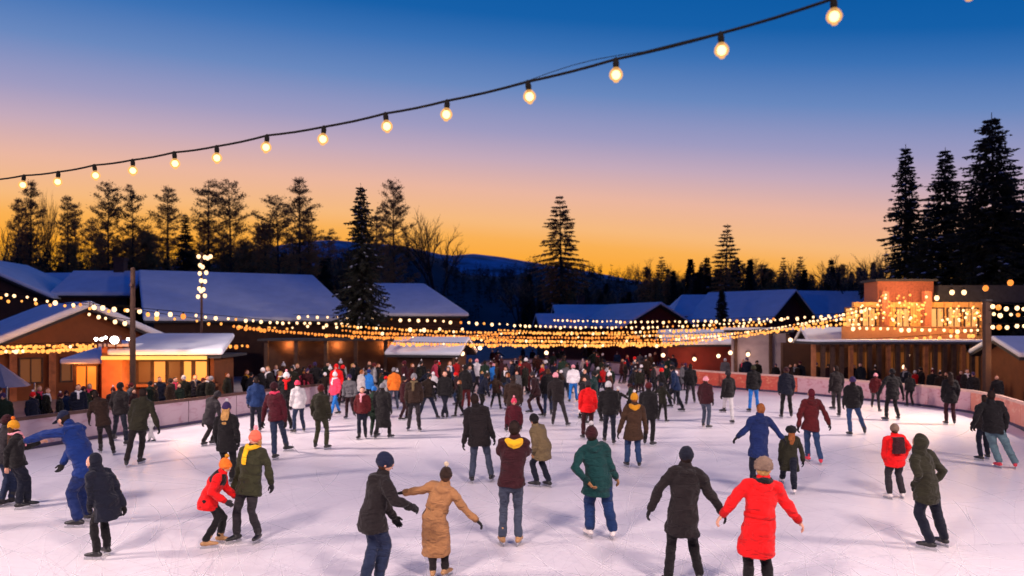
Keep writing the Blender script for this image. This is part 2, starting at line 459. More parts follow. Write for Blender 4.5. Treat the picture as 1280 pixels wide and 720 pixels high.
    # ---- hat
    if hat:
        kind, col = hat[0], hat[1]
        hm = MB(); m = [cloth(C[col])]
        if kind in ('beanie', 'pompom'):
            def hh(p):
                x, y, z = p
                return (x, y, max(z, -.25))
            tall = .142 if kind == 'beanie' else .15
            hm.ell(HC+hup*.030*s-hf*.008*s, (.088*s, .104*s, tall*.74*s), (r, hf, hup), 18, 12, fn=hh)
            cz = HC+hup*.018*s-hf*.008*s
            hm.loft([cz-hup*.016*s, cz+hup*.022*s], [(.095*s, .110*s), (.094*s, .109*s)], side=r, n=18)
            ho = bobj(hm, 'hat', m[0], root, None if not near else .012, wrinkle=.004, wscale=30, smooth=1)
            if kind == 'pompom':
                pm = MB(); pc = HC+hup*(.030+tall*.76+.03)*s-hf*.01*s
                for i in range(26):
                    a = rs.uniform(0, 6.28); zc = rs.uniform(-1, 1); rr = math.sqrt(1-zc*zc)
                    d = Vector((rr*math.cos(a), rr*math.sin(a), zc)); pm.ell(pc+d*.022*s, (.018*s,)*3, None, 6, 4)
                pm.build('pompom', cloth(C[hat[2]] if len(hat) > 2 else C[col]), ho, True)
        elif kind == 'brim':
            hm.ell(HC+hup*.05*s, (.09*s, .105*s, .09*s), (r, hf, hup), 16, 8, fn=lambda p: (p[0], p[1], max(p[2], -.3)))
            hm.loft([HC+hup*.035*s, HC+hup*.045*s], [(.15*s, .16*s), (.145*s, .155*s)], side=r, n=18)
            bobj(hm, 'hat', m[0], root)
        elif kind == 'cap':
            hm.ell(HC+hup*.03*s-hf*.005*s, (.09*s, .106*s, .105*s), (r, hf, hup), 16, 10, fn=lambda p: (p[0], p[1], max(p[2], -.1)))
            hm.loft([HC+hf*.08*s+hup*.035*s, HC+hf*.15*s+hup*.028*s, HC+hf*.18*s+hup*.02*s], [(.075*s, .008*s), (.07*s, .008*s), (.045*s, .006*s)], side=r, n=12)
            bobj(hm, 'cap', m[0], root)
        elif kind == 'fur':
            hm.ell(HC+hup*.035*s-hf*.01*s, (.108*s, .12*s, .115*s), (r, hf, hup), 18, 12, fn=lambda p: (p[0], p[1], max(p[2], -.35)))
            bobj(hm, 'hat', m[0], root, .014, wrinkle=.014, wscale=34, smooth=1)
    if scarf:
        sm = MB(); c0 = N+nk*.02*s
        pts = [c0+(sr*math.cos(a)*.088+fw*math.sin(a)*.092)*s+nk*(.012*math.sin(3*a))*s for a in [i*2*math.pi/14 for i in range(14)]]
        sm.loft(pts+[pts[0]], [.038*s]*15, n=8)
        fs_ = c0+fw*.1*s+sr*.03*s
        sm.loft([fs_, fs_+fw*.05*s-spine*.12*s, fs_+fw*.06*s-spine*.26*s], [(.05*s, .018*s), (.05*s, .016*s), (.05*s, .014*s)], side=sr, n=8)
        bobj(sm, 'scarf', cloth(C[scarf]), root, vj, wrinkle=.008, seed=9)
    if bag:
        bm_ = MB(); bc = P+spine*.30*s-fw*.19*s
        bm_.box(bc, (.26*s, .13*s, .36*s), (sr, fw, spine), taper=.85)
        bo = bobj(bm_, 'backpack', cloth(C[bag]), root, .02, wrinkle=.01, smooth=4)
        for sg in (-1, 1):
            st = MB(); sx = sr*(sg*.09*s)
            st.loft([bc+sx+spine*.16*s+fw*.06*s, N+sx*1.0-spine*.012*s, N+sx*1.15+fw*.10*s-spine*.09*s, P+spine*.33*s+sx*1.3+fw*.145*s], [(.022*s, .010*s)]*4, side=sr, n=6)
            st.build('strap', cloth(C['charcoal']), bo, True)
    # ---- skates
    bc_ = surf('boot_'+boot, C[boot], rough=.4, var=.15, bump=.15)
    for f0, lf, a, k, sg in ((fl, lift[0], aL, kL, -1), (fr, lift[1], aR, kR, 1)):
        fd = unit(Fd+Rt*(sg*.25)); sd = Vector((fd.y, -fd.x, 0))
        g = f0+Up*lf
        m_ = MB(); shin = unit(k-a)
        m_.loft([a-Up*.03*s, a+shin*.04*s, a+shin*.13*s], [(.045*s, .052*s), (.05*s, .055*s), (.058*s, .062*s)], side=sd, n=10)
        z = Up*(.088*s)
        m_.loft([g-fd*.065*s+z, g+z, g+fd*.08*s+z*.98, g+fd*.16*s+z*.9, g+fd*.195*s+z*.86], [(.036*s, .036*s), (.042*s, .046*s), (.044*s, .040*s), (.04*s, .03*s), (.028*s, .022*s)], side=sd, n=10)
        so = bobj(m_, 'skate', bc_, root, .013 if near else None, smooth=2)
        bl = MB()
        bl.box(g+fd*.06*s+Up*.016, (.006, .30*s, .032), (sd, fd, Up)); bl.box(g-fd*.03*s+Up*.042*s, (.03*s, .07*s, .03*s), (sd, fd, Up)); bl.box(g+fd*.12*s+Up*.042*s, (.03*s, .09*s, .03*s), (sd, fd, Up))
        bl.build('blade', STEEL, so)
    if extra: extra(root, dict(P=P, N=N, HC=HC, hL=hL, hR=hR, eL=eL, eR=eR, s=s, sr=sr, fw=fw, spine=spine, Fd=Fd, Rt=Rt, base=base))
    return root
# ------------------------------------------------------------------ the skaters one can tell apart
g_near = 'skaters on the ice'
def P(label, feet, **k):
    return person(label, feet, group=g_near, **k)
# --- nearest row
P('man in black jacket and navy beanie holding the hand of a girl in tan coat', ((456, 741), (474, 735)), phi=62, H=1.80, hip=(466, 664), neck=(478, 594), head=(483, 574),
  L=((478, 632), (488, 652)), R=((497, 622), (514, 632)), jac=('offblack', 'hip'), hem=(466, 662), tro='jeans', hat=('beanie', 'navy'), hair='hairbrown', lod=2, fit=1.12, headyaw=15, headpitch=-12, hood='down', lean=6)
P('girl in long tan coat and brown bobble hat with arms spread', ((541, 724), (556, 722)), phi=14, H=1.50, hip=(543, 655), neck=(556, 607), head=(558, 591),
  L=((528, 613, .02), (505, 616, .02)), R=((578, 632, -.05), (597, 650, -.05)), jac=('tan', 'calf', 'belt'), hem=(545, 694), tro='offblack', hat=('pompom', 'darkbrown', 'cream'), hair='hairbrown', boot='boottan', lod=2, hood='down', flare=.35)
P('woman in long black coat and dark bobble hat holding hands with woman in red', ((836, 734), (874, 731)), phi=2, H=1.70, hip=(854, 650), neck=(857, 585), head=(858, 567),
  L=((824, 611, 0), (813, 639, .05)), R=((888, 617, 0), (904, 643, .03)), jac=('offblack', 'thigh'), hem=(852, 668), tro='black', hat=('beanie', 'darknavy'), hair='hairdark', longhair=False, lod=2, hood='down', flare=.7)
P('woman in bright red coat with fur hat and black scarf', ((937, 757), (962, 754)), phi=4, H=1.72, hip=(948, 668), neck=(953, 602), head=(955, 584),
  L=((920, 622, 0), (904, 644, .03)), R=((983, 629, 0), (1000, 652, .04)), jac=('red', 'thigh', 'belt'), hem=(947, 693), tro='black', hat=('fur', 'fur'), hair='blond', glove=None, scarf='black', lod=2, hood='down', flare=.5, headyaw=28)
P('person in olive parka with hood up and hand in pocket', ((1163, 688), (1180, 683)), phi=-28, H=1.70, hip=(1159, 618), neck=(1150, 566), head=(1148, 550),
  L=((1142, 592), (1146, 610, .1)), R=((1180, 590, 0), (1168, 606, .06)), jac=('darkolive', 'thigh'), hem=(1158, 627), tro='darknavy', hat=None, hair='hairdark', hood='up', lod=2, fit=1.15, flare=.3)
P('child in bright red puffy jacket with dark backpack and white skates', ((1112, 624), (1128, 623)), top=524, phi=0, H=1.46, hip=(1119, 577), neck=(1118, 545), head=(1118, 533),
  L=((1104, 559), (1107, 574, .05)), R=((1134, 559), (1131, 574, .05)), jac=('red', 'hip', ), hem=(1119, 582), tro='charcoal', hat=('beanie', 'fur'), hair='hairbrown', boot='bootwhite', lod=2, hood='down', bag='maroon', fit=1.15, wide=1.12, glove='red')
P('skater in teal jacket with one hand behind the back', ((737, 672), (766, 674)), phi=-6, H=1.79, hip=(748, 607), neck=(741, 556), head=(739, 540),
  L=((718, 582, -.12), (733, 599, -.2)), R=((762, 580, .0), (771, 598, .1)), jac=('teal', 'hip'), hem=(746, 618), tro='midblue', hat=('pompom', 'maroon', 'lightgrey'), hair='hairdark', boot='bootwhite', glove='tan', lod=2, hood='down', fit=1.25)
P('girl in dark maroon jacket with yellow neck scarf and tan skates', ((628, 682), (648, 682)), phi=0, H=1.78, hip=(639, 596), neck=(643, 549), head=(643, 532),
  L=((626, 566, .05), (633, 572, .26)), R=((656, 567, .05), (661, 566, .22)), jac=('maroon', 'waist'), hem=(639, 598), tro='greyjeans', hat=None, hair='hairdark', longhair=False, boot='boottan', hood=('down', 'yellow'), lod=2, fit=.95, glove='teal')
P('man in olive brown jacket and black beanie leaning to the left', ((671, 609), (686, 609)), phi=-50, H=1.66, hip=(679, 558), neck=(670, 533), head=(666, 520),
  L=((668, 553), (667, 566)), R=((683, 556), (677, 568)), jac=('khaki', 'hip'), hem=(678, 573), tro='darknavy', hat=('beanie', 'black'), hair='hairdark', glove='tan', squat=1, lod=2, wide=1.05)
P('man in black jacket and blue jeans skating away at the centre', ((590, 604), (614, 602)), top=490, phi=0, hip=(599, 548), neck=(595, 509), head=(593, 498),
  L=((583, 536), (579, 557)), R=((611, 529), (617, 547)), jac=('offblack', 'hip'), hem=(599, 556), tro='greyjeans', hair='hairdark', lod=2, hood='down', wide=1.08)
P('woman in brown coat with mustard hood and bobble hat', ((784, 584), (799, 585)), top=488, phi=0, hip=(792, 541), neck=(793, 506), head=(793, 495),
  L=((778, 526), (772, 545)), R=((806, 526), (808, 543)), jac=('brown', 'thigh'), hem=(792, 549), tro='bluejeans', hat=('pompom', 'mustard', 'white'), hair='ginger', lod=2, fit=1.1, hood=('down', 'mustard'))
P('child in royal blue jacket with both arms spread out', ((943, 622), (957, 622)), phi=0, H=1.62, hip=(948, 567), neck=(950, 521), head=(951, 510),
  L=((935, 534, 0), (922, 546, 0)), R=((968, 535, 0), (978, 547, 0)), jac=('royal', 'hip'), hem=(948, 570), tro='darknavy', hat=None, hair='ginger', hood='down', lod=2)
P('child in dark green coat with pointed black hat and long ginger hair', ((978, 604), (993, 618)), phi=8, H=1.34, hip=(987, 578), neck=(989, 546), head=(989, 535),
  L=((976, 562), (975, 577)), R=((1001, 562), (1003, 577)), jac=('darkolive', 'thigh'), hem=(987, 588), tro='darknavy', hat=('brim', 'black'), hair='ginger', longhair=True, boot='bootwhite', lod=2, fit=1.2)
P('man in dark red jacket and blue jeans stepping forward', ((1010, 577), (1026, 581)), top=485, phi=2, H=1.70, hip=(1014, 533), neck=(1014, 500), head=(1014, 489),
  L=((1000, 518), (998, 533)), R=((1031, 516), (1037, 532)), jac=('darkred', 'hip'), hem=(1013, 538), tro='bluejeans', hair='burgundy', hood='down', lod=2, boot='bootred')
P('woman in red jacket and orange bobble hat bending beside olive parka', ((257, 686), (275, 679)), phi=82, H=1.50, hip=(261, 623), neck=(276, 592), head=(285, 578),
  L=((280, 612), (289, 624)), R=((270, 613), (287, 623)), jac=('red', 'hip', 'yoke:offblack'), hem=(260, 636), tro='black', hat=('pompom', 'orange', 'mustard'), hair='hairdark', squat=1, lod=2, boot='boottan', headpitch=-25, glove='charcoal')
P('woman in olive parka and coral bobble hat facing the camera', ((323, 677), (296, 678)), phi=-160, H=1.66, hip=(312, 606), neck=(316, 560), head=(319, 545),
  L=((335, 582), (339, 604)), R=((296, 590), (291, 613)), jac=('olive', 'thigh'), hem=(311, 618), tro='charcoal', hat=('pompom', 'coral', 'pink'), hair='blond', longhair=True, scarf='yellow', lod=2)
P('child in black hooded coat with navy back gliding left', ((121, 700), (134, 694)), phi=-72, H=1.52, hip=(133, 636), neck=(122, 588), head=(114, 575),
  L=((121, 615), (117, 632)), R=((142, 618), (149, 640)), jac=('darknavy', 'hip'), hem=(135, 649), tro='black', hood='up', hair='hairdark', lod=2, wide=1.1, headpitch=-18, headyaw=-30)
P('tall man in blue jacket and blue trousers bent forward over a child', ((98, 660), (110, 652)), phi=-76, H=1.86, hip=(108, 585), neck=(88, 533), head=(73, 518),
  L=((66, 541), (42, 549)), R=((92, 572, -.25), (79, 601, -.3)), jac=('blue', 'hip'), tro='royal', hat=('cap', 'navy'), hair='hairdark', hood='down', squat=1, lod=2, fit=1.25, wide=1.1, headpitch=-30)
P('girl in black coat with orange bobble hat and pink scarf', ((24, 637), (34, 634)), phi=50, H=1.58, hip=(21, 592), neck=(19, 543), head=(17, 529),
  L=((28, 560), (38, 556)), R=((8, 570), (14, 585)), jac=('black', 'hip'), tro='darknavy', hat=('pompom', 'mustard', 'orange'), hair='hairbrown', longhair=True, scarf='pink', lod=2, glove=None, wide=1.1, fit=1.15)
P('skater in dark jeans and charcoal coat cut by the left edge of the ice', ((2, 634), (14, 631)), phi=20, H=1.66, jac=('charcoal', 'hip'), tro='jeans', hat=('beanie', 'maroon'), lod=1)
# --- middle distance, left
P('skater in dark olive jacket striding behind the black kid', ((158, 584), (175, 580)), top=483, phi=-8, jac=('darkolive', 'hip'), tro='offblack', hair='hairdark', L=((161, 524), (164, 540)), R=((192, 520), (197, 534)), hip=(173, 535), neck=(179, 500), head=(179, 490))
P('dark dressed skater in front of the barrier left of the wooden post', ((142, 551), (158, 557)), top=474, phi=10, jac=('offblack', 'hip'), tro='darknavy', hat=('beanie', 'black'))
P('skater in brown jacket half hidden by the man in blue', ((126, 566), (142, 569)), top=490, phi=-30, jac=('darkbrown', 'hip'), tro='offblack', hip=(129, 530), neck=(122, 500), head=(118, 491))
P('toddler in pale snow suit holding the barrier', ((187, 552), (193, 552)), H=.82, phi=-160, jac=('lightgrey', 'hip'), tro='lightgrey', hat=('pompom', 'white', 'white'), boot='bootblack', fit=1.3)
P('skater in charcoal jacket stooping before the pale barrier', ((254, 558), (265, 556)), H=1.70, phi=25, hip=(261, 523), neck=(267, 499), head=(274, 492), L=((258, 515), (253, 529)), R=((275, 515), (279, 527)), squat=1, jac=('charcoal', 'hip'), tro='offblack', hat=('beanie', 'charcoal'))
P('woman in black coat with purple bobble hat and blond hair', ((276, 606), (290, 605)), top=498, phi=4, jac=('black', 'thigh'), tro='black', hat=('pompom', 'purple', 'lightgrey'), hair='blond', longhair=True, lod=2)
P('skater in burgundy jacket and jeans with red striped scarf', ((343, 575), (358, 564)), phi=24, H=1.86, hip=(345, 527), neck=(343, 492), head=(343, 481), L=((329, 512), (327, 528)), R=((358, 512), (358, 528)), jac=('burgundy', 'hip'), tro='jeans', hat=('beanie', 'maroon'), scarf='hotpink')
P('skater in blue jacket behind the burgundy jacket', ((315, 541), (325, 540)), phi=-20, H=1.72, jac=('midblue', 'hip'), tro='darknavy', hair='hairdark')
P('man in black jacket and white bobble hat with red scarf', ((352, 537), (364, 537)), H=1.82, phi=160, jac=('black', 'hip'), tro='offblack', hat=('pompom', 'white', 'pink'), scarf='red', hair='hairbrown')
P('woman in pale grey jacket with pink beanie skating left', ((368, 542), (380, 540)), H=1.62, phi=-40, jac=('lightgrey', 'hip'), tro='jeans', hat=('beanie', 'hotpink'), hair='hairbrown', lean=12, flare=1.6)
P('man in dark olive jacket and olive trousers standing wide', ((394, 561), (408, 562)), H=1.72, phi=10, jac=('darkolive', 'hip'), tro='olive', hat=('beanie', 'darkred'), hair='hairbrown')
P('girl in red and white jacket with blue skirt and pink hat', ((414, 521), (424, 518)), H=1.60, phi=-150, jac=('hotpink', 'hip'), tro='sky', hat=('pompom', 'white', 'pink'), hair='blond', scarf='white', extra=None)
P('person in red cap standing behind the pink jacket', ((417, 508), (424, 508)), H=1.74, phi=180, jac=('red', 'hip'), tro='black', hat=('beanie', 'red'))
P('girl in red patterned jacket with black hair facing the camera', ((457, 548), (449, 549)), H=1.52, phi=180, jac=('darkred', 'hip'), tro='darknavy', hair='hairdark', longhair=True, scarf='pink')
P('person in wide black cape coat', ((469, 549), (487, 548)), H=1.62, phi=20, jac=('black', 'calf'), tro='black', hair='hairdark', hat=('beanie', 'grey'), flare=1.0, wide=1.25)
P('slim person in dark green coat beside the black cape', ((464, 546), (471, 546)), H=1.5, phi=10, jac=('green', 'thigh'), tro='green', hair='hairbrown', hat=('beanie', 'sky'))
P('skater in bright orange jacket by the centre kiosk', ((488, 513), (497, 512)), H=1.66, phi=-20, jac=('orange', 'hip'), tro='greyjeans', hat=('beanie', 'grey'))
P('child in bright blue jacket left of the orange jacket', ((457, 507), (465, 507)), H=1.50, phi=30, jac=('sky', 'hip'), tro='darknavy', hat=('beanie', 'blue'))
P('man in dark brown jacket and grey hat facing the camera', ((524, 539), (511, 538)), H=1.80, phi=172, jac=('darkbrown', 'hip'), tro='charcoal', hat=('beanie', 'grey'), hair='hairbrown', scarf='khaki')
P('slim man in black coat standing alone near the far edge', ((553, 523), (559, 523)), H=1.70, phi=170, jac=('black', 'hip'), tro='darknavy', hair='hairbrown', fit=.9)
P('child in pale snow jacket between the two dark men', ((538, 502), (545, 502)), H=1.30, phi=180, jac=('lightgrey', 'hip'), tro='black', hat=('beanie', 'white'))
P('skater in black coat behind the central man', ((577, 514), (586, 513)), H=1.78, phi=20, jac=('black', 'hip'), tro='darkred', hat=('beanie', 'black'))
P('child in bright blue snowsuit near the far edge', ((613, 489), (621, 489)), H=1.40, phi=0, jac=('sky', 'hip'), tro='sky', hat=('beanie', 'pink'))
P('woman in white jacket beside the blue snowsuit', ((592, 490), (600, 490)), H=1.66, phi=170, jac=('white', 'hip'), tro='charcoal', hat=('beanie', 'pink'))
P('skater in dark green jacket beside the white jacket', ((602, 493), (610, 493)), H=1.64, phi=20, jac=('green', 'hip'), tro='black', hair='hairdark')
P('skater in maroon coat right of the blue snowsuit', ((623, 496), (631, 496)), H=1.78, phi=10, jac=('maroon', 'thigh'), tro='darkred', hat=('beanie', 'maroon'))
# --- middle distance, centre
P('man in dark brown jacket and dark red trousers above the yellow scarf', ((633, 540), (650, 539)), H=1.76, phi=0, jac=('darkbrown', 'hip'), tro='burgundy', hair='hairdark', hood='down', wide=1.1)
P('child with pink bobble hat just behind the yellow scarf', ((636, 566), (649, 566)), H=1.42, phi=180, jac=('burgundy', 'hip'), tro='maroon', hat=('pompom', 'hotpink', 'pink'), hair='hairbrown')
P('skater in dark jeans and black jacket left of a couple', ((681, 522), (689, 519)), H=1.74, phi=8, jac=('black', 'hip'), tro='jeans', hair='hairbrown')
P('skater in black jacket and pale hat with legs apart', ((691, 532), (709, 533)), H=1.76, phi=18, jac=('offblack', 'hip'), tro='charcoal', hat=('beanie', 'pink'), hip=(697, 502), slean=-.2)
P('woman in white jacket and bright blue trousers far out', ((712, 503), (721, 502)), H=1.62, phi=0, jac=('white', 'waist'), tro='sky', hat=('beanie', 'pink'), hair='hairbrown', wide=1.15)
P('skater in red coat far out near the middle', ((653, 492), (662, 492)), H=1.74, phi=0, jac=('darkred', 'thigh'), tro='darkred', hat=('beanie', 'white'))
P('skater in green coat far out behind the white jacket', ((700, 489), (708, 489)), H=1.74, phi=0, jac=('green', 'thigh'), tro='darknavy', hair='hairdark')
P('woman in red jacket carrying a pale bag', ((729, 549), (741, 550)), H=1.70, phi=-4, jac=('red', 'hip'), tro='maroon', hair='hairdark', hat=('beanie', 'charcoal'), glove='white')
P('man in black jacket and navy trousers next to the red jacket', ((756, 553), (767, 556)), H=1.74, phi=6, jac=('black', 'hip'), tro='darknavy', hat=('beanie', 'lightgrey'), wide=1.15, slean=-.1)
P('woman in black coat and black trousers behind the mustard hood', ((806, 556), (815, 558)), H=1.74, phi=30, jac=('black', 'thigh'), tro='black', hat=('beanie', 'darkred'))
# --- middle distance, right
P('skater in maroon jacket and grey beanie standing alone', ((879, 534), (885, 536)), H=1.66, phi=40, jac=('maroon', 'hip'), tro='greyjeans', hat=('beanie', 'pink'), hair='hairbrown')
P('skater in black jacket gliding on one white leg', ((905, 524), (916, 530)), H=1.76, phi=-25, jac=('black', 'hip'), tro='lightgrey', hat=('beanie', 'charcoal'), lift=(.22, 0))
P('skater in olive beanie and black jacket with blue trousers', ((937, 515), (947, 513)), H=1.78, phi=0, jac=('black', 'hip'), tro='sky', hat=('beanie', 'olive'))
P('man in navy jacket with bright blue hem', ((977, 523), (989, 522)), H=1.82, phi=12, jac=('darknavy', 'hip'), tro='black', hair='hairbrown', hat=('beanie', 'maroon'))
P('skater in black jacket near the far right barrier', ((858, 506), (868, 504)), H=1.70, phi=10, jac=('black', 'hip'), tro='charcoal', hair='hairdark')
P('man in black jacket and blue jeans gliding with feet apart', ((1063, 545), (1081, 543)), H=1.76, phi=4, jac=('black', 'hip'), tro='bluejeans', hat=('beanie', 'purple'), hip=(1066, 506), wide=1.1)
P('skater in dark clothes pushing off with bent leg', ((1042, 516), (1049, 521)), H=1.82, phi=-10, jac=('offblack', 'hip'), tro='offblack', hair='hairdark', lift=(.1, 0))
P('large man in black coat with one arm out', ((1108, 526), (1123, 525)), H=1.80, phi=-8, jac=('black', 'thigh'), tro='black', hat=('beanie', 'black'), L=((1100, 486), (1096, 500)), R=((1130, 490), (1131, 503)), wide=1.2)
P('child in red brown jacket at the right barrier', ((1090, 510), (1099, 515)), H=1.44, phi=40, jac=('darkred', 'hip'), tro='offblack', hat=('beanie', 'pink'))
P('woman in black coat with one pale leg in front of the orange barrier', ((1183, 531), (1193, 531)), H=1.76, phi=14, jac=('black', 'thigh'), tro='maroon', hair='hairdark', longhair=True)
P('man in black jacket and grey trousers on red skates', ((1249, 585), (1269, 586)), phi=14, H=1.78, hip=(1242, 537), neck=(1238, 503), head=(1239, 491), L=((1221, 520), (1219, 532)), R=((1256, 520), (1255, 535)), jac=('black', 'waist'), hem=(1241, 541), tro='greyteal', hair='hairdark', boot='bootred', lod=2, fit=1.2, wide=1.15)
P('skater in dark trousers partly behind the grey trousers', ((1226, 576), (1235, 574)), phi=-4, H=1.60, jac=('offblack', 'hip'), tro='darknavy', hair='hairdark')
P('small black figure at the bend of the barrier', ((1134, 508), (1141, 508)), H=1.36, phi=0, jac=('black', 'hip'), tro='black', hat=('beanie', 'black'))
# ------------------------------------------------------------------ ground, ice, hills
SNOW = surf('snow', (.80, .82, .86), rough=.75, var=.07, scale=1.3, bump=.35, bscale=5)
SNOWD = surf('trodden_snow', (.20, .18, .18), rough=.9, var=.3, scale=.8, bump=.4, bscale=9)
WOODD = surf('dark_timber', lin(70, 46, 34), rough=.8, var=.35, scale=5, bump=.3, bscale=40)
WOODW = surf('warm_timber', lin(150, 90, 52), rough=.75, var=.35, scale=4, bump=.3, bscale=40)
def planks(name, c1, c2, sc=6., horiz=True):
    m, nt, b = nmat(name)
    tc = nt.nodes.new('ShaderNodeTexCoord'); wv = nt.nodes.new('ShaderNodeTexWave')
    wv.bands_direction = 'Z' if horiz else 'X'; wv.inputs['Scale'].default_value = sc; wv.inputs['Distortion'].default_value = .3; wv.wave_profile = 'SAW'
    ns = nt.nodes.new('ShaderNodeTexNoise'); ns.inputs['Scale'].default_value = 3.; ns.inputs['Detail'].default_value = 6
    mx = nt.nodes.new('ShaderNodeMix'); mx.data_type = 'RGBA'
    nt.links.new(tc.outputs['Object'], wv.inputs['Vector']); nt.links.new(tc.outputs['Object'], ns.inputs['Vector'])
    nt.links.new(ns.outputs['Fac'], mx.inputs['Factor'])
    mx.inputs['A'].default_value = tuple(c1)+(1,); mx.inputs['B'].default_value = tuple(c2)+(1,)
    nt.links.new(mx.outputs['Result'], b.inputs['Base Color']); b.inputs['Roughness'].default_value = .8
    bp = nt.nodes.new('ShaderNodeBump'); bp.inputs['Strength'].default_value = .6; bp.inputs['Distance'].default_value = .03
    nt.links.new(wv.outputs['Fac'], bp.inputs['Height']); nt.links.new(bp.outputs['Normal'], b.inputs['Normal'])
    return m
PLK = planks('plank_wall', lin(92, 58, 40), lin(58, 36, 28))
PLKR = planks('red_plank_wall', lin(130, 38, 26), lin(90, 26, 20))
PLKO = planks('orange_plank_wall', lin(140, 80, 42), lin(104, 58, 32))
PLKG = planks('pale_plank_wall', lin(170, 156, 160), lin(140, 128, 134), horiz=False)
OUT = [(-13.5, -9), (-14.6, 6), (-14.2, 14), (-12.9, 20.1), (-10.3, 26.2), (-8.6, 31), (-7, 34), (-4.2, 36), (-2.6, 39.5), (-2.0, 46), (-1.6, 57), (1, 59), (5, 58), (7, 52), (9, 45), (11, 40.8), (13.5, 38.1), (16.2, 32.6), (17, 29.6), (16.4, 26.4), (14.9, 22.6), (14.4, 14), (14.6, 6), (13.5, -9)]
def smooth_line(pts, it=2):
    for _ in range(it):
        q = [pts[0]]
        for a, b in zip(pts, pts[1:]):
            q += [(a[0]*.75+b[0]*.25, a[1]*.75+b[1]*.25), (a[0]*.25+b[0]*.75, a[1]*.25+b[1]*.75)]
        pts = q+[pts[-1]]
    return pts
RIM = smooth_line(OUT)
def ice_mat():
    m, nt, b = nmat('ice'); N = nt.nodes.new; L = nt.links.new
    tc = N('ShaderNodeTexCoord')
    n1 = N('ShaderNodeTexNoise'); n1.inputs['Scale'].default_value = .22; n1.inputs['Detail'].default_value = 6; n1.inputs['Roughness'].default_value = .6
    L(tc.outputs['Object'], n1.inputs['Vector'])
    r = N('ShaderNodeValToRGB'); e = r.color_ramp.elements
    e[0].position = .32; e[0].color = (.72, .645, .69, 1); e[1].position = .68; e[1].color = (.86, .79, .81, 1)
    L(n1.outputs['Fac'], r.inputs['Fac'])
    # blade marks: thin curved scratches from stretched, distorted waves
    prev = r.outputs['Color']; hs = []
    for k, (ang, sc, dist, lo) in enumerate([(.35, 2.6, 9., .98), (-.6, 2.1, 12., .98), (1.2, 3.1, 14., .985), (2.2, 1.7, 18., .985), (2.8, 3.6, 8., .98)]):
        mp = N('ShaderNodeMapping'); mp.inputs['Rotation'].default_value = (0, 0, ang); mp.inputs['Location'].default_value = (k*3.1, k*7.7, 0)
        wv = N('ShaderNodeTexWave'); wv.inputs['Scale'].default_value = sc; wv.inputs['Distortion'].default_value = dist; wv.inputs['Detail'].default_value = 1.2; wv.inputs['Detail Scale'].default_value = .35
        L(tc.outputs['Object'], mp.inputs['Vector']); L(mp.outputs['Vector'], wv.inputs['Vector'])
        rr = N('ShaderNodeValToRGB'); rr.color_ramp.elements[0].position = lo; rr.color_ramp.elements[1].position = 1.0
        L(wv.outputs['Fac'], rr.inputs['Fac'])
        mk = N('ShaderNodeTexNoise'); mk.inputs['Scale'].default_value = .5+.2*k
        L(mp.outputs['Vector'], mk.inputs['Vector'])
        mm = N('ShaderNodeMath'); mm.operation = 'MULTIPLY'; L(rr.outputs['Color'], mm.inputs[0])
        mr = N('ShaderNodeMapRange'); mr.inputs['From Min'].default_value = .42; mr.inputs['From Max'].default_value = .56; L(mk.outputs['Fac'], mr.inputs['Value']); L(mr.outputs['Result'], mm.inputs[1]); mr.inputs['To Max'].default_value = .12
        hs.append(mm.outputs[0])
        mx = N('ShaderNodeMix'); mx.data_type = 'RGBA'; L(mm.outputs[0], mx.inputs['Factor']); L(prev, mx.inputs['A']); mx.inputs['B'].default_value = (.50, .46, .56, 1) if k % 2 else (.95, .92, .94, 1)
        prev = mx.outputs['Result']
    # snow dust worn along the lanes
    n3 = N('ShaderNodeTexNoise'); n3.inputs['Scale'].default_value = 9.; n3.inputs['Detail'].default_value = 8
    mp = N('ShaderNodeMapping'); mp.inputs['Scale'].default_value = (.35, 1.0, 1); L(tc.outputs['Object'], mp.inputs['Vector']); L(mp.outputs['Vector'], n3.inputs['Vector'])
    mr = N('ShaderNodeMapRange'); mr.inputs['From Min'].default_value = .5; mr.inputs['From Max'].default_value = .75; mr.inputs['To Max'].default_value = .35; L(n3.outputs['Fac'], mr.inputs['Value'])
    mx = N('ShaderNodeMix'); mx.data_type = 'RGBA'; L(mr.outputs['Result'], mx.inputs['Factor']); L(prev, mx.inputs['A']); mx.inputs['B'].default_value = (.9, .87, .9, 1)
    L(mx.outputs['Result'], b.inputs['Base Color'])
    rg = N('ShaderNodeMapRange'); rg.inputs['To Min'].default_value = .32; rg.inputs['To Max'].default_value = .5; L(n1.outputs['Fac'], rg.inputs['Value']); L(rg.outputs['Result'], b.inputs['Roughness'])
    b.inputs['Specular IOR Level'].default_value = .5
    ad = N('ShaderNodeMath'); ad.operation = 'ADD'; L(hs[0], ad.inputs[0]); L(hs[1], ad.inputs[1])
    bp = N('ShaderNodeBump'); bp.inputs['Strength'].default_value = .25; bp.inputs['Distance'].default_value = .01; L(n3.outputs['Fac'], bp.inputs['Height']); L(bp.outputs['Normal'], b.inputs['Normal'])
    return m
mb = MB(); mb.add([(-4000, -1500, -.03), (4000, -1500, -.03), (4000, 5000, -.03), (-4000, 5000, -.03)], [(0, 1, 2, 3)])
tag(mb.build('ground', SNOWD), kind='structure')
mb = MB(); n = len(RIM)
mb.add([(x, y, -.025) for x, y in RIM]+[(x, y, 0) for x, y in RIM], [tuple(range(n, 2*n))]+[(i, (i+1) % n, (i+1) % n+n, i+n) for i in range(n)])
ICE = tag(mb.build('ice', ice_mat()), kind='structure')
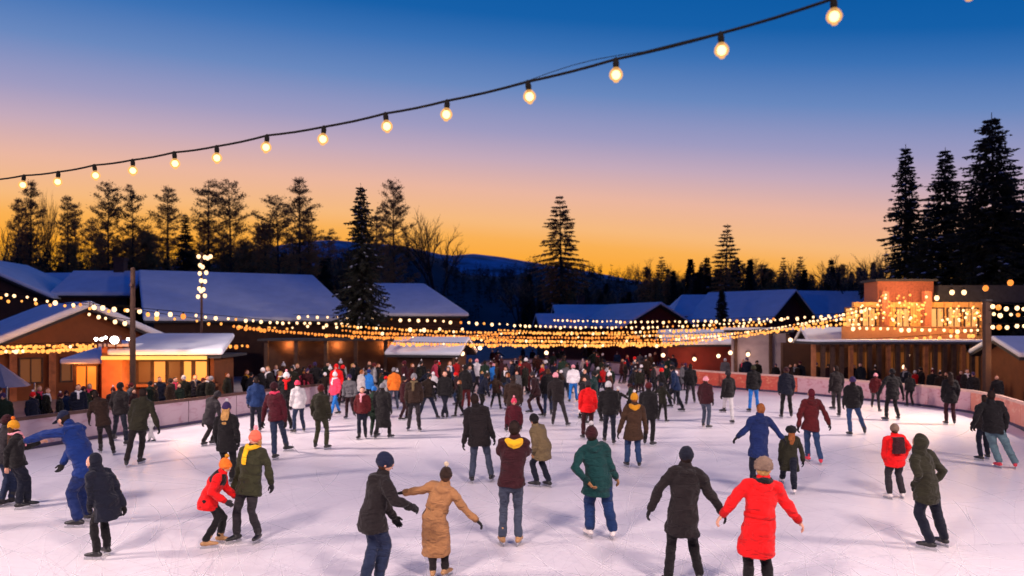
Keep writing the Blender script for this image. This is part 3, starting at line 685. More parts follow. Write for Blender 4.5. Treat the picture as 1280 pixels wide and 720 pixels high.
def mark_mat(name, c, k):
    m, nt, b = nmat(name); out = nt.nodes['Material Output']; b.inputs['Base Color'].default_value = tuple(c)+(1,); b.inputs['Roughness'].default_value = .7
    t = nt.nodes.new('ShaderNodeBsdfTransparent'); mx = nt.nodes.new('ShaderNodeMixShader'); mx.inputs[0].default_value = k
    nt.links.new(t.outputs[0], mx.inputs[1]); nt.links.new(b.outputs[0], mx.inputs[2]); nt.links.new(mx.outputs[0], out.inputs['Surface'])
    return m
# cuts and shaved snow left by the blades: thin arcs lying on the ice
rs = random.Random(77); mk = MB(); ms = MB()
for i in range(1500):
    Y = 8.5+26*rs.random()**1.6; x = rs.uniform(-.66, .66)*Y; a = rs.gauss(1.57 if rs.random() < .5 else rs.uniform(0, 3.14), .5); L_ = rs.uniform(.8, 5.); cv = rs.choice((-1, 1))/rs.uniform(5, 28); w = rs.uniform(.004, .011)
    n_ = 10; vs = []
    for k_ in range(n_+1):
        t = L_*k_/n_; aa = a+cv*t
        if k_: x += math.cos(aa)*L_/n_; Y += math.sin(aa)*L_/n_
        ww = w*math.sin(math.pi*min(.97, max(.03, k_/n_)))**.4
        vs += [(x-math.sin(aa)*ww, Y+math.cos(aa)*ww, .004), (x+math.sin(aa)*ww, Y-math.cos(aa)*ww, .004)]
    xl = np.interp(max(v[1] for v in vs), [8, 14, 20, 26, 31, 34, 36], [-14, -14, -12.6, -10, -8.3, -6.7, -4]); xr = np.interp(max(v[1] for v in vs), [8, 22, 26, 30, 33, 38], [14, 14.4, 16, 16.6, 15.8, 13])
    if max(v[1] for v in vs) > 35 or min(v[0] for v in vs) < xl+.4 or max(v[0] for v in vs) > xr-.4: continue
    (mk if i % 3 else ms).add(vs, [(2*k_, 2*k_+1, 2*k_+3, 2*k_+2) for k_ in range(n_)])
for m_, nm, c, k_ in ((mk, 'blade_cuts', (.42, .38, .48), .07), (ms, 'shaved_snow', (.95, .93, .94), .3)):
    o = m_.build(nm, mark_mat(nm, c, k_), ICE); o['kind'] = 'stuff'

def ridge(name, prof, Y, thick, mat, seed, rough=1.0, back=.0):
    """a hill: profile in photo pixels at distance Y, sloping down towards and away from the viewer"""
    xs = np.linspace(prof[0][0], prof[-1][0], 240); ys = np.interp(xs, [p[0] for p in prof], [p[1] for p in prof])
    mb = MB(); rows = [(-1., .0), (-.75, .30), (-.5, .58), (-.25, .84), (0, 1.), (.3, .9), (.7, .5), (1., 0)]
    vs = []; fs = []
    for j, (dy, hf) in enumerate(rows):
        for i, (px, py) in enumerate(zip(xs, ys)):
            p = W(px, py, Y); z = p.z*hf
            z += rough*mnoise.noise((p.x*.02+seed, dy*2, seed))*hf*(3 if abs(dy) > .1 else .6)*Y/800
            vs.append((p.x, Y+dy*thick, z if hf > 0 else -.05))
    k = len(xs)
    for j in range(len(rows)-1):
        for i in range(k-1):
            fs.append((j*k+i, j*k+i+1, (j+1)*k+i+1, (j+1)*k+i))
    mb.add(vs, fs)
    return tag(mb.build(name, mat, smooth=True), kind='structure')
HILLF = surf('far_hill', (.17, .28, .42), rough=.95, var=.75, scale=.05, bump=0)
HILLN = surf('near_hill', (.05, .045, .055), rough=.95, var=.5, scale=.06, bump=0)
ridge('far_hill', [(-900, 372), (-200, 345), (0, 340), (180, 334), (260, 330), (310, 320), (350, 306), (385, 301), (420, 300), (450, 303), (490, 306), (520, 311), (560, 320), (590, 317), (630, 322), (680, 330), (740, 340), (800, 352), (900, 362), (1300, 366), (2200, 372)], 900, 330, HILLF, 1.3)
ridge('near_hill', [(-700, 340), (0, 342), (200, 336), (300, 334), (375, 344), (425, 342), (440, 322), (470, 311), (520, 313), (555, 326), (580, 344), (640, 346), (665, 336), (700, 335), (760, 349), (800, 355), (860, 360), (1100, 362), (1900, 360)], 260, 90, HILLN, 5.1)

# ------------------------------------------------------------------ trees
BARK = surf('bark', (.045, .034, .028), rough=.95, var=.4, scale=8, bump=.5, bscale=20)
def leafy(name, c, tl, k):
    m = surf(name, c, rough=.85, var=.45, scale=1.2, bump=0)
    nt = m.node_tree; b = nt.nodes['Principled BSDF']; out = nt.nodes['Material Output']
    t = nt.nodes.new('ShaderNodeBsdfTranslucent'); t.inputs['Color'].default_value = tuple(tl)+(1,)
    mx = nt.nodes.new('ShaderNodeMixShader'); mx.inputs[0].default_value = k
    nt.links.new(b.outputs[0], mx.inputs[1]); nt.links.new(t.outputs[0], mx.inputs[2]); nt.links.new(mx.outputs[0], out.inputs['Surface'])
    return m
NEED = leafy('needles', (.030, .036, .024), (.06, .045, .03), .3)
NEEDB = leafy('brown_needles', (.055, .040, .026), (.6, .31, .13), .62)
TWIG = leafy('twigs', (.12, .085, .065), (.6, .34, .17), .55)
SNOWT = surf('branch_snow', (.62, .64, .70), rough=.8, var=.1, bump=0)
def quad(vs, fs, p, d, w, L, rs):
    d = unit(d); r = Vector((rs.gauss(0, 1), rs.gauss(0, 1), rs.gauss(0, 1))); s = unit(r-d*r.dot(d))*w*.5
    k = len(vs); m = p+d*L*.5
    vs += [tuple(p-s*.3), tuple(m-s), tuple(p+d*L), tuple(m+s)]; fs.append((k, k+1, k+2, k+3))
def limb(mb, pts, r0, r1, n=5):
    k = len(pts); mb.loft(pts, [r0+(r1-r0)*i/(k-1) for i in range(k)], n=n, cap=True)
def tree_meshes(kind, seed, H, R, base=.12, snow=0.):
    rs = random.Random(seed); tr = MB(); vs = []; fs = []; sv = []; sf = []
    bend = rs.uniform(-.02, .02)*H
    def ax(h): return Vector((bend*math.sin(h/H*2.2), bend*.6*math.sin(h/H*3+1), h))
    if kind in ('spruce', 'pine', 'open'):
        r0 = H*.013+.06
        limb(tr, [ax(H*i/9) for i in range(10)], r0, .02, 7)
        h = H*base; 
        while h < H*.985:
            u = (h-H*base)/(H*(1-base))
            if kind == 'spruce': L = (R*(1-u)**.75*(1 if u > .06 else .75)+.10)*rs.uniform(.72, 1.15)
            elif kind == 'open': L = R*(min(1, .55+u*1.6) if u < .3 else (1-(u-.3)/.7)**.75)+.15
            else: L = R*(.35+.65*math.sin(math.pi*min(1, u*.9+.12)))*rs.uniform(.35, 1.1)
            nb = {'spruce': rs.randint(8, 10), 'open': rs.randint(6, 8), 'pine': rs.randint(4, 7)}[kind]
            a0 = rs.uniform(0, 6.28)
            for b in range(nb):
                if kind == 'pine' and rs.random() < .15: continue
                a = a0+b*6.283/nb+rs.uniform(-.3, .3); Lb = L*rs.uniform(.55, 1.18)
                up = {'spruce': -.15-.35*(1-u), 'open': .25-.5*(1-u), 'pine': .15+.25*u}[kind]
                p0 = ax(h+rs.uniform(-.1, .1)); d0 = Vector((math.cos(a), math.sin(a), up))
                droop = {'spruce': -.10, 'open': -.10, 'pine': .06}[kind]
                pts = [p0]; nseg = 4
                for k in range(1, nseg+1):
                    t = k/nseg
                    pts.append(p0+unit(d0)*Lb*t+Vector((0, 0, Lb*(droop*t*t+(.16*t**3 if kind == 'spruce' else 0)))))
                limb(tr, [pts[0], pts[2], pts[4]], .015+.012*Lb, .008, 3)
                if kind == 'pine':
                    nc = max(2, int(Lb*2.6))
                    for c in range(nc):
                        t = .35+.65*(c+rs.random())/nc
                        i = min(nseg-1, int(t*nseg)); q = pts[i].lerp(pts[i+1], t*nseg-i)
                        cr = rs.uniform(.22, .5)
                        for z in range(22):
                            o = Vector((rs.gauss(0, .45), rs.gauss(0, .45), rs.gauss(0, .28)))*cr
                            quad(vs, fs, q+o, Vector((o.x, o.y, o.z+.15))+Vector((rs.gauss(0, .2), rs.gauss(0, .2), .1)), rs.uniform(.05, .11), rs.uniform(.18, .38), rs)
                else:
                    st = .20 if kind == 'spruce' else .17
                    m = max(3, int(Lb/st))
                    for c in range(m):
                        t = (.12 if kind == 'spruce' else .25)+(.88 if kind == 'spruce' else .75)*(c+rs.random())/m
                        t = min(t, .999)
                        i = min(nseg-1, int(t*nseg)); q = pts[i].lerp(pts[i+1], t*nseg-i); dd = unit(pts[i+1]-pts[i])
                        sd = unit(dd.cross(Vector((0, 0, 1))))
                        ll = min((.30+.45*(1-t))*(.6+.4*min(1, Lb/2.)), .16+.40*Lb)*(1.25 if kind == 'open' else 1)
                        for sg in (-1, 1):
                            quad(vs, fs, q, dd*.8+sd*sg*rs.uniform(.4, .9)+Vector((0, 0, rs.uniform(-.35, .1))), rs.uniform(.10, .20), ll*rs.uniform(.7, 1.3), rs)
                        quad(vs, fs, q, dd*.4+Vector((rs.gauss(0, .3), rs.gauss(0, .3), -.8)), rs.uniform(.10, .2), ll*rs.uniform(.5, .9), rs)
                        if snow and rs.random() < snow:
                            w = rs.uniform(.10, .2); k = len(sv); b_ = q+Vector((0, 0, .05)); s2 = sd*w
                            sv += [tuple(b_-dd*.2-s2*.5), tuple(b_-s2), tuple(b_+dd*.28), tuple(b_+s2), tuple(b_+Vector((0, 0, .09)))]
                            sf += [(k, k+1, k+4), (k+1, k+2, k+4), (k+2, k+3, k+4), (k+3, k, k+4)]
            h += {'spruce': .30, 'open': .55, 'pine': .55}[kind]*(H/18)**.5*rs.uniform(.8, 1.2)
    else:   # bare broadleaf
        def grow(p, d, L, r, lv):
            q = p+d*L; m = p+d*L*.5+Vector((rs.gauss(0, .04), rs.gauss(0, .04), 0))*L
            limb(tr, [p, m, q], r, r*.62, 6 if lv < 1 else 3)
            if lv >= 5: return
            if lv >= 1:
                for _ in range(7 if lv < 4 else 4):
                    t = rs.random(); b = p.lerp(q, t); v = unit(d+Vector((rs.gauss(0, .6), rs.gauss(0, .6), rs.gauss(.15, .4))))
                    quad(vs, fs, b, v, .035, rs.uniform(.35, .9)*H/14, rs)
            for k in range(rs.randint(3, 5) if lv < 2 else rs.randint(2, 3)):
                v = unit(d+Vector((rs.gauss(0, .38), rs.gauss(0, .38), rs.gauss(.12, .2))))
                t = rs.uniform(.5, 1.0)
                grow(p.lerp(q, t), v, L*rs.uniform(.52, .78), r*.58, lv+1)
        k = R/H
        grow(Vector((0, 0, 0)), Vector((0, 0, 1)), H*.30, H*.012+.03, 0)
    return tr, (vs, fs), (sv, sf)
TREES = {}
def tree_proto(key, kind, seed, H, R, base=.12, snow=0., mat=None):
    TREES[key] = (kind, seed, H, R, base, snow, mat or NEED)
    tr, cr, sn = tree_meshes(kind, seed, H, R, base, snow)
    H = max(max((v[2] for v in tr.v), default=0), max((v[2] for v in cr[0]), default=0)); TREES[key] = (H,)
    tm = tr.mesh('trunk', BARK)
    cm = bpy.data.meshes.new('crown'); cm.from_pydata(cr[0], [], cr[1]); cm.materials.append(mat or NEED)
    sm = None
    if sn[1]:
        sm = bpy.data.meshes.new('snow'); sm.from_pydata(sn[0], [], sn[1]); sm.materials.append(SNOWT)
    TREES[key] = (H, tm, cm, sm)
def plant(key, name, px, top, Y, label, cat='tree', group=None, wid=1.0, base=0., rz=None):
    H, tm, cm, sm = TREES[key]
    p = W(px, top, Y); r = thing(name, (p.x, Y, base), label, cat, group, rz if rz is not None else rnd.uniform(0, 6.28))
    k = (p.z-base)/H; r.scale = (k*wid, k*wid, k)
    for nm, me in (('trunk', tm), ('crown', cm), ('snow', sm)):
        if me:
            o = bpy.data.objects.new(nm, me); COL.objects.link(o); o.parent = r
            if nm == 'snow': o['kind'] = 'stuff'
    return r
tree_proto('spruceA', 'spruce', 11, 20, 4.4, .06, .012)
tree_proto('spruceB', 'spruce', 12, 20, 3.1, .04, .05)
tree_proto('spruceC', 'spruce', 13, 20, 5.6, .05, .02)
tree_proto('spruceD', 'spruce', 14, 18, 4.0, .16, .03)
tree_proto('openA', 'open', 21, 22, 4.6, .30, .03, NEEDB)
tree_proto('openB', 'open', 22, 18, 3.2, .12, .03, NEEDB)
tree_proto('pineA', 'pine', 31, 20, 4.4, .12, 0, NEEDB)
tree_proto('pineB', 'pine', 32, 20, 3.8, .18, 0, NEEDB)
tree_proto('pineC', 'pine', 33, 20, 2.8, .28, 0, NEEDB)
tree_proto('bareA', 'bare', 41, 16, 4, 0, 0, TWIG)
tree_proto('bareB', 'bare', 47, 16, 4, 0, 0, TWIG)
tree_proto('smallA', 'spruce', 51, 9, 1.7, .05, .0)
tree_proto('smallB', 'spruce', 52, 9, 1.3, .05, .0)
tree_proto('smallC', 'pine', 53, 10, 1.4, .2, 0, NEEDB)
# left skyline
gs = 'trees on the skyline behind the chalet'
for a in [('bareA', 'bare_tree', 14, 262, 100, 'pale bare tree furthest to the left edge of the skyline', .6), ('pineC', 'pine_tree', 38, 224, 95, 'thin brown pine directly under the leftmost lit bulb', .8), ('pineC', 'pine_tree', 24, 246, 108, 'faint thin pine left of the pine under the leftmost bulb', .7),
          ('bareB', 'bare_tree', 60, 236, 100, 'thin pale leafless tree with a single straight stem on the left skyline', .35), ('pineC', 'pine_tree', 85, 243, 95, 'thin pine with bare lower trunk left of the tall dark pines', .75),
          ('pineC', 'pine_tree', 94, 252, 100, 'lower bare stemmed pine just right of its thin twin', .7), ('pineA', 'pine_tree', 139, 225, 90, 'dense dark pine with pointed top below the third bulb', .82),
          ('pineB', 'pine_tree', 163, 229, 92, 'looser brown pine touching the dense dark pine on its right', .8), ('pineC', 'pine_tree', 209, 232, 95, 'slim airy pine standing alone with long bare trunk', 1.0),
          ('smallC', 'pine_tree', 186, 288, 110, 'short scrubby pine between two tall pines on the left', 1.1), ('spruceA', 'spruce_tree', 232, 266, 90, 'short dark pointed spruce above the pole wrapped in lights', .85),
          ('pineB', 'pine_tree', 264, 222, 90, 'ragged pine left of the round topped dark pine', .95), ('pineA', 'pine_tree', 285, 224, 88, 'round topped dark pine above the wrapped lamp pole', .95),
          ('bareB', 'bare_tree', 112, 290, 115, 'low leafless tree between the thin pines and the dense pine', .8), ('bareA', 'bare_tree', 308, 285, 110, 'faint low leafless tree right of the round topped pine', .7),
          ('pineA', 'pine_tree', 349, 243, 84, 'bushy dark pine above the long snowy roof', 1.05), ('pineC', 'pine_tree', 375, 220, 90, 'tall thin brown pine right of the bushy dark pine', .95), ('smallC', 'pine_tree', 331, 275, 95, 'small pine leaning on the left of the bushy dark pine', 1.1),
          ('pineC', 'pine_tree', 386, 260, 92, 'low side pine touching the tall thin brown pine', .85), ('spruceD', 'spruce_tree', 450, 229, 50, 'big snow flecked spruce standing between the two long snowy roofs', .85),
          ('pineB', 'pine_tree', 473, 256, 70, 'brown pine leaning out behind the big snow flecked spruce', .8), ('pineA', 'pine_tree', 495, 222, 84, 'tall airy pine right of the big snow flecked spruce', .78),
          ('bareA', 'bare_tree', 546, 262, 84, 'round crowned leafless tree on the crest of the dark hill', .8), ('openA', 'spruce_tree', 700, 244, 110, 'lone open branched spruce in the middle of the orange sky', .88),
          ('openB', 'spruce_tree', 907, 279, 88, 'narrow snow dusted spruce rising over the right treeline', .92), ('smallA', 'spruce_tree', 903, 362, 66, 'tiny dark conifer in front of the blue snowy roof', 1.),
          ('spruceB', 'spruce_tree', 1132, 180, 66, 'narrow columnar spruce, first of the tall dark trees by the restaurant', 1.15), ('spruceA', 'spruce_tree', 1182, 184, 64, 'middle tall dark spruce beside the narrow columnar one', 1.12),
          ('spruceC', 'spruce_tree', 1241, 141, 60, 'tallest and widest dark spruce above the restaurant', 1.2), ('spruceA', 'spruce_tree', 1292, 195, 60, 'dark spruce cut off by the right edge behind the tallest one', .95),
          ('spruceB', 'spruce_tree', 1160, 250, 62, 'lower dark spruce filling the gap between the two slim tall ones', 1.3), ('spruceC', 'spruce_tree', 1212, 235, 70, 'dark spruce filling the gap left of the tallest one', .95), ('spruceA', 'spruce_tree', 1262, 215, 72, 'dark spruce filling the gap right of the tallest one', 1.1), ('spruceC', 'spruce_tree', 1150, 292, 76, 'lowest dark spruce at the foot of the narrow columnar one', 1.0),
          ('bareA', 'bare_tree', 1096, 303, 80, 'leafless tree lit brown beside the narrow columnar spruce', .9), ('bareB', 'bare_tree', 1062, 318, 84, 'smaller leafless tree left of the lit leafless one', .9)]:
    plant(a[0], a[1], a[2], a[3], a[4], a[5], group=gs, wid=a[6])
for i in range(26):
    px = -10+i*17.5+rnd.uniform(-7, 7); top = 272+rnd.uniform(0, 55); Y = rnd.uniform(105, 125)
    plant(rnd.choice(['bareB', 'pineC', 'pineB', 'smallC', 'bareA']), 'scrub_tree', px, top, Y, 'lower brown tree filling in between the tall pines on the left', group='lower brown trees on the left', wid=rnd.uniform(.6, 1.1))
# right treeline and low left wood: one tree each
for i in range(96):
    px = 806+(i/95)*300+rnd.uniform(-4, 4); top = 340+rnd.uniform(-16, 14)-8*math.sin(i*.35); Y = rnd.uniform(110, 150)
    plant(rnd.choice(['smallA', 'smallB', 'smallB', 'bareB', 'smallC', 'openB']), 'spruce_tree', px, top, Y, 'small dark conifer in the low treeline between middle roofs and restaurant', group='low treeline on the right', wid=rnd.uniform(.7, 1.0))
for i in range(56):
    px = -30+(i/55)*470+rnd.uniform(-5, 5); top = rnd.uniform(314, 334) if px > 230 else rnd.uniform(324, 342); Y = rnd.uniform(100, 130)
    plant(rnd.choice(['smallA', 'smallB', 'smallB', 'smallC']), 'spruce_tree', px, top, Y, 'small dark tree in the low wood below the tall left pines', group='low wood on the left', wid=rnd.uniform(.8, 1.2))
for i in range(28):
    px = 650+(i/27)*165+rnd.uniform(-5, 5); Y = rnd.uniform(115, 150); top = np.interp(px, [545, 640, 700, 800], [335, 350, 352, 362])+rnd.uniform(-12, 12)
    plant(rnd.choice(['smallA', 'smallB', 'bareB']), 'spruce_tree', px, float(top), Y, 'small dark tree at the foot of the hill behind the middle roofs', group='trees at the foot of the hill', wid=rnd.uniform(.8, 1.2))
# the wooded slope of the near hill: one mass
vs = []; fs = []; rs = random.Random(5)
hp = [(-100, 341), (200, 336), (300, 334), (375, 344), (425, 342), (440, 322), (470, 311), (520, 313), (555, 326), (580, 344), (640, 346), (665, 336), (700, 335), (760, 349), (800, 355), (860, 360), (1150, 362)]
for i in range(1500):
    px = rs.uniform(-80, 1150); dy = -rs.random()**1.4*.8; hf = np.interp(dy, [-1, -.75, -.5, -.25, 0], [0, .3, .58, .84, 1])
    zt = W(px, float(np.interp(px, [p[0] for p in hp], [p[1] for p in hp])), 260).z*hf
    Y = 260+dy*90; p = Vector(((px-640)/F*260, Y, zt-.5)); h = rs.uniform(3, 6.); r = h*.2
    for k in range(26):
        u = rs.random()**.8; rr = r*(1-u)+.08; a = rs.uniform(0, 6.28)
        q = p+Vector((math.cos(a)*rr*.4, math.sin(a)*rr*.4, u*h)); quad(vs, fs, q, Vector((math.cos(a), math.sin(a), rs.uniform(-.5, .1))), .45*(1-u*.6), rr*.9+.25, rs)
    k = len(vs); vs += [tuple(p+Vector((-.1, 0, 0))), tuple(p+Vector((.1, 0, 0))), tuple(p+Vector((0, 0, h*1.05)))]; fs.append((k, k+1, k+2))
me = bpy.data.meshes.new('forest'); me.from_pydata(vs, [], fs); me.materials.append(NEED)
o = bpy.data.objects.new('forest', me); COL.objects.link(o); tag(o, 'dark wood covering the slope of the near hill', 'forest', kind='stuff')
# ------------------------------------------------------------------ rink barrier, one panel after another
def board_mat(name, c, c2, sc):
    m, nt, b = nmat(name); N = nt.nodes.new; L = nt.links.new
    tc = N('ShaderNodeTexCoord'); mp = N('ShaderNodeMapping'); mp.inputs['Scale'].default_value = (1.2, 1, 2.2); L(tc.outputs['Object'], mp.inputs['Vector'])
    vo = N('ShaderNodeTexNoise'); vo.inputs['Scale'].default_value = sc; vo.inputs['Detail'].default_value = 3; vo.inputs['Distortion'].default_value = 1.5; L(mp.outputs['Vector'], vo.inputs['Vector'])
    r = N('ShaderNodeValToRGB'); r.color_ramp.elements[0].position = .52; r.color_ramp.elements[0].color = tuple(c)+(1,); r.color_ramp.elements[1].position = .72; r.color_ramp.elements[1].color = tuple(c2)+(1,)
    L(vo.outputs['Fac'], r.inputs['Fac']); L(r.outputs['Color'], b.inputs['Base Color']); b.inputs['Roughness'].default_value = .45
    return m
BPALE = board_mat('board_pale', lin(170, 148, 158), lin(150, 112, 124), 1.6)
BPINK = board_mat('board_pink', lin(208, 164, 170), lin(186, 112, 118), 2.8)
BORANGE = board_mat('board_orange_glow', lin(216, 132, 110), lin(226, 172, 146), 2.4)  # orange light on these panels is put into their base colour
BRED = board_mat('board_red', lin(206, 84, 66), lin(224, 150, 110), 3.0)
RAIL = surf('barrier_rail', lin(74, 44, 36), rough=.6, var=.25, bump=.1)
RAILP = surf('barrier_rail_pale', lin(216, 176, 160), rough=.6, var=.15, bump=.1)
KICK = surf('kick_strip', lin(60, 50, 84), rough=.5, var=.2, bump=.05)
def resample(pts, step):
    out = [Vector((*pts[0], 0))]; acc = 0
    for a, b in zip(pts, pts[1:]):
        a = Vector((*a, 0)); b = Vector((*b, 0)); d = (b-a).length; t = step-acc
        while t <= d: out.append(a+(b-a)*(t/d)); t += step
        acc = (acc+d) % step
    return out
def panel(a, b, mat, rail, label, group):
    d = b-a; L = d.length; u = unit(d); c = (a+b)/2
    r = thing('rink_barrier', c, label, 'barrier', group, math.atan2(d.y, d.x))
    m = MB(); m.box((0, -.0, .43), (L-.03, .05, .68)); m.build('panel', mat, r)
    m = MB(); m.box((0, 0, .815), (L-.004, .11, .09)); m.build('top_rail', rail, r)
    m = MB(); m.box((0, 0, .045), (L-.02, .075, .09)); m.build('kick_strip', KICK, r)
    for sg in (-1, 1):
        m = MB(); m.box((sg*(L/2-.04), .055, .39), (.06, .055, .74)); m.build('post', RAIL, r)
    return r
rp = resample([(-14.75, 6)]+[(x-.12 if x < 0 else x+.12, y+.1) for x, y in RIM if y > 6.5]+[(14.75, 6)], 2.3)
for a, b in zip(rp, rp[1:]):
    c = (a+b)/2
    if c.x < -5 and c.y < 34: mat, rl, lb, g = BPALE, RAIL, 'pale pink barrier panel with dark top rail along the left side of the ice', 'pale barrier panels on the left'
    elif c.x > 12.6 and c.y < 30.5: mat, rl, lb, g = BORANGE, RAILP, 'orange pink barrier panel with painted glow beside the hut on the right', 'orange barrier panels on the right'
    elif c.x > 13.2: mat, rl, lb, g = BPINK, RAILP, 'pink white barrier panel in front of the restaurant posts', 'pink barrier panels before the restaurant'
    elif c.x > 9.5: mat, rl, lb, g = BRED, RAILP, 'red orange barrier panel before the pale plank building', 'red barrier panels at the far right'
    else: mat, rl, lb, g = BPALE, RAIL, 'pale barrier panel at the far edge of the ice behind the crowd', 'barrier panels at the far edge'
    if c.y < 15: continue
    panel(a, b, mat, rl, lb, g)

# ------------------------------------------------------------------ buildings
ROOFD = surf('roof_dark', (.03, .028, .032), rough=.8, var=.3)
GLOW = emit('window_glow', (1.0, .30, .05), 1.1)
GLOWY = emit('window_glow_yellow', (1.0, .36, .06), 1.35)
GLOWD = emit('window_dim', (1.0, .30, .06), .12)
GLASSD = surf('dark_glass', (.015, .015, .02), rough=.1, var=.1, bump=0)
def window(root, c, w, h, glow, nrm=Vector((0, -1, 0)), mull=1):
    u = Vector((-nrm.y, nrm.x, 0)); ax = (u, nrm, Vector((0, 0, 1)))
    f = MB()
    t = .07
    for sx in (-1, 1): f.box(c+u*(sx*(w/2+t/2))+nrm*.02, (t, .08, h+2*t), ax)
    for sz in (-1, 1): f.box(c+Vector((0, 0, sz*(h/2+t/2)))+nrm*.018, (w, .076, t), ax)
    for i in range(mull): f.box(c+u*(w*((i+1)/(mull+1)-.5))+nrm*.016, (.05, .06, h), ax)
    fo = f.build('window', WOODD, root)
    p = MB(); p.box(c+nrm*.004, (w, .01, h), ax); p.build('pane', glow, fo)
    return fo
def house(name, label, cat, loc, w, d, he, ha, rz, ridge='x', wall=PLK, hip=(0, 0), over=.5, st=.28, wins=(), chimney=None, group=None, snow=SNOW):
    """walls, a dark roof and a thick snow blanket; ridge along local x (slope to the front) or y (gable to the front)"""
    r = thing(name, loc, label, cat, group, rz)
    if ridge == 'y': X, Yv, a, b = Vector((0, 1, 0)), Vector((-1, 0, 0)), d, w
    else: X, Yv, a, b = Vector((1, 0, 0)), Vector((0, 1, 0)), w, d
    Z = Vector((0, 0, 1)); hw, hd = a/2, b/2
    def p(x, y, z): return X*x+Yv*y+Z*z
    m = MB()
    # walls with gables (open at the bottom); eave at he
    vs = [p(-hw, -hd, 0), p(hw, -hd, 0), p(hw, hd, 0), p(-hw, hd, 0), p(-hw, -hd, he), p(hw, -hd, he), p(hw, hd, he), p(-hw, hd, he), p(-hw+hip[0], 0, ha-.02), p(hw-hip[1], 0, ha-.02)]
    m.add(vs, [(0, 1, 5, 4), (1, 2, 6, 5), (2, 3, 7, 6), (3, 0, 4, 7), (4, 5, 9, 8), (6, 7, 8, 9), (5, 6, 9), (7, 4, 8)])
    m.build('wall', wall, r)
    sl = (ha-he)/hd; o = over
    ze = he-sl*o
    def slab(z0, t, e, nm, mat, par, sm=False):
        q = MB()
        for sg in (-1, 1):
            lo = [p(-hw-e, sg*(hd+e), he-sl*e+z0), p(hw+e, sg*(hd+e), he-sl*e+z0)]
            hi = [p(hw+e-hip[1]*(1+e/hd), 0, ha+z0), p(-hw-e+hip[0]*(1+e/hd), 0, ha+z0)]
            q.prism(lo+hi, Z*t)
        for k, sg in ((0, -1), (1, 1)):
            if hip[k] > 0:
                q.prism([p(sg*(hw+e), -(hd+e), he-sl*e+z0), p(sg*(hw+e), hd+e, he-sl*e+z0), p(sg*(hw+e-hip[k]*(1+e/hd)), 0, ha+z0)], Z*t)
        ob = q.build(nm, mat, par)
        return ob
    ro = slab(.0, .12, o, 'roof', ROOFD, r)
    sn = slab(.125, st, o+.06, 'snow', snow, ro)
    bv = sn.modifiers.new('Bevel', 'BEVEL'); bv.width = min(.1, st*.4); bv.segments = 2; bv.limit_method = 'ANGLE'
    for (x, z, ww, hh, gl) in wins:
        nrm = Vector((0, -1, 0)); c = Vector((x, -(d/2)-.004, z))
        window(r, c, ww, hh, gl, nrm, 1)
    if chimney:
        q = MB(); q.box((chimney[0], chimney[1], ha+.3), (.7, .7, 1.6)); q.box((chimney[0], chimney[1], ha+1.2), (.85, .85, .2)); q.build('chimney', WOODD, r)
    return r
def at(px, Y, z=-.03): return Vector(((px-640)/F*Y, Y, z))
# left: chalet and kiosk
ch = house('chalet', 'wide wooden chalet with snowy gable behind the orange lit kiosk', 'chalet', Vector((-21.8, 39.0, -.03)), 7.0, 7, 2.35, 3.95, .75, 'y', PLKO, over=.55, st=.34,
      wins=[(-2.2, 1.3, .8, 1.0, GLOWD), (-.6, 1.3, .8, 1.0, GLOWD), (1.2, 1.3, .9, 1.2, GLOWD)])
for x in (-2.9, -1.4, .3, 1.9):
    q = MB(); q.box((x, -3.62, 1.15), (.28, .2, 2.3)); q.build('post', WOODW, ch)
ORW = surf('orange_wall', lin(206, 120, 66), rough=.8, var=.15, scale=3, bump=.2)
k = thing('kiosk', at(203, 29.2), 'low kiosk with lit yellow fascia, snowy roof and orange windows', 'kiosk', None, .05)
q = MB(); q.box((0, 1.4, .5), (3.6, 2.4, 1.0)); q.box((-1.72, 1.4, 1.55), (.14, 2.4, 1.1)); q.box((1.72, 1.4, 1.55), (.14, 2.4, 1.1)); q.box((0, 2.5, 1.55), (3.3, .16, 1.1)); q.build('wall', PLKO, k)
q = MB(); q.box((0, .15, 1.07), (3.9, .55, .08)); q.build('counter', WOODW, k)
q = MB(); q.box((.25, 1.2, 2.13), (4.0, 3.3, .1)); q.build('roof', ROOFD, k)
q = MB(); q.prism([Vector((-1.75, -.55, 2.19)), Vector((2.35, -.55, 2.19)), Vector((1.75, 2.9, 2.75)), Vector((-1.75, 2.9, 2.75))], (0, 0, .22)); sn = q.build('snow', SNOW, k); bv = sn.modifiers.new('Bevel', 'BEVEL'); bv.width = .08; bv.segments = 2
q = MB(); q.box((-.1, -.50, 2.10), (3.7, .06, .13)); q.build('lit_fascia', emit('fascia_light', (1, .48, .10), 1.6), k)
for x, w, gl in ((-1.35, .5, GLOWD), (-.75, .45, GLOWD), (-.2, .42, GLOW), (.35, .5, GLOWD), (.78, .34, GLOWY), (1.3, .42, GLOWY)):
    window(k, Vector((x, .30, 1.56)), w, .75, gl, mull=0)
NEON = emit('red_neon', (1, .05, .06), 2.5)
q = MB(); q.box((-.1, -.16, .78), (1.55, .06, .32)); sg_ = q.build('sign_board', surf('sign_dark', (.03, .01, .012), rough=.4, var=.1, bump=0), k)
q = MB()
rs = random.Random(3); x = -.72
while x < .5:      # a red glowing line of script, too blurred in the photo to read
    h = rs.choice((.07, .09, .16)); q.loft([(x, -.20, .72), (x+.03, -.20, .72+h), (x+.06, -.20, .73), (x+.10, -.20, .75)], [.012]*4, n=5); x += rs.uniform(.085, .12)
q.build('neon_script', NEON, sg_)
wg = thing('kiosk_wing', at(112, 29.6), 'small snow roofed booth with orange glowing opening left of the kiosk', 'booth')
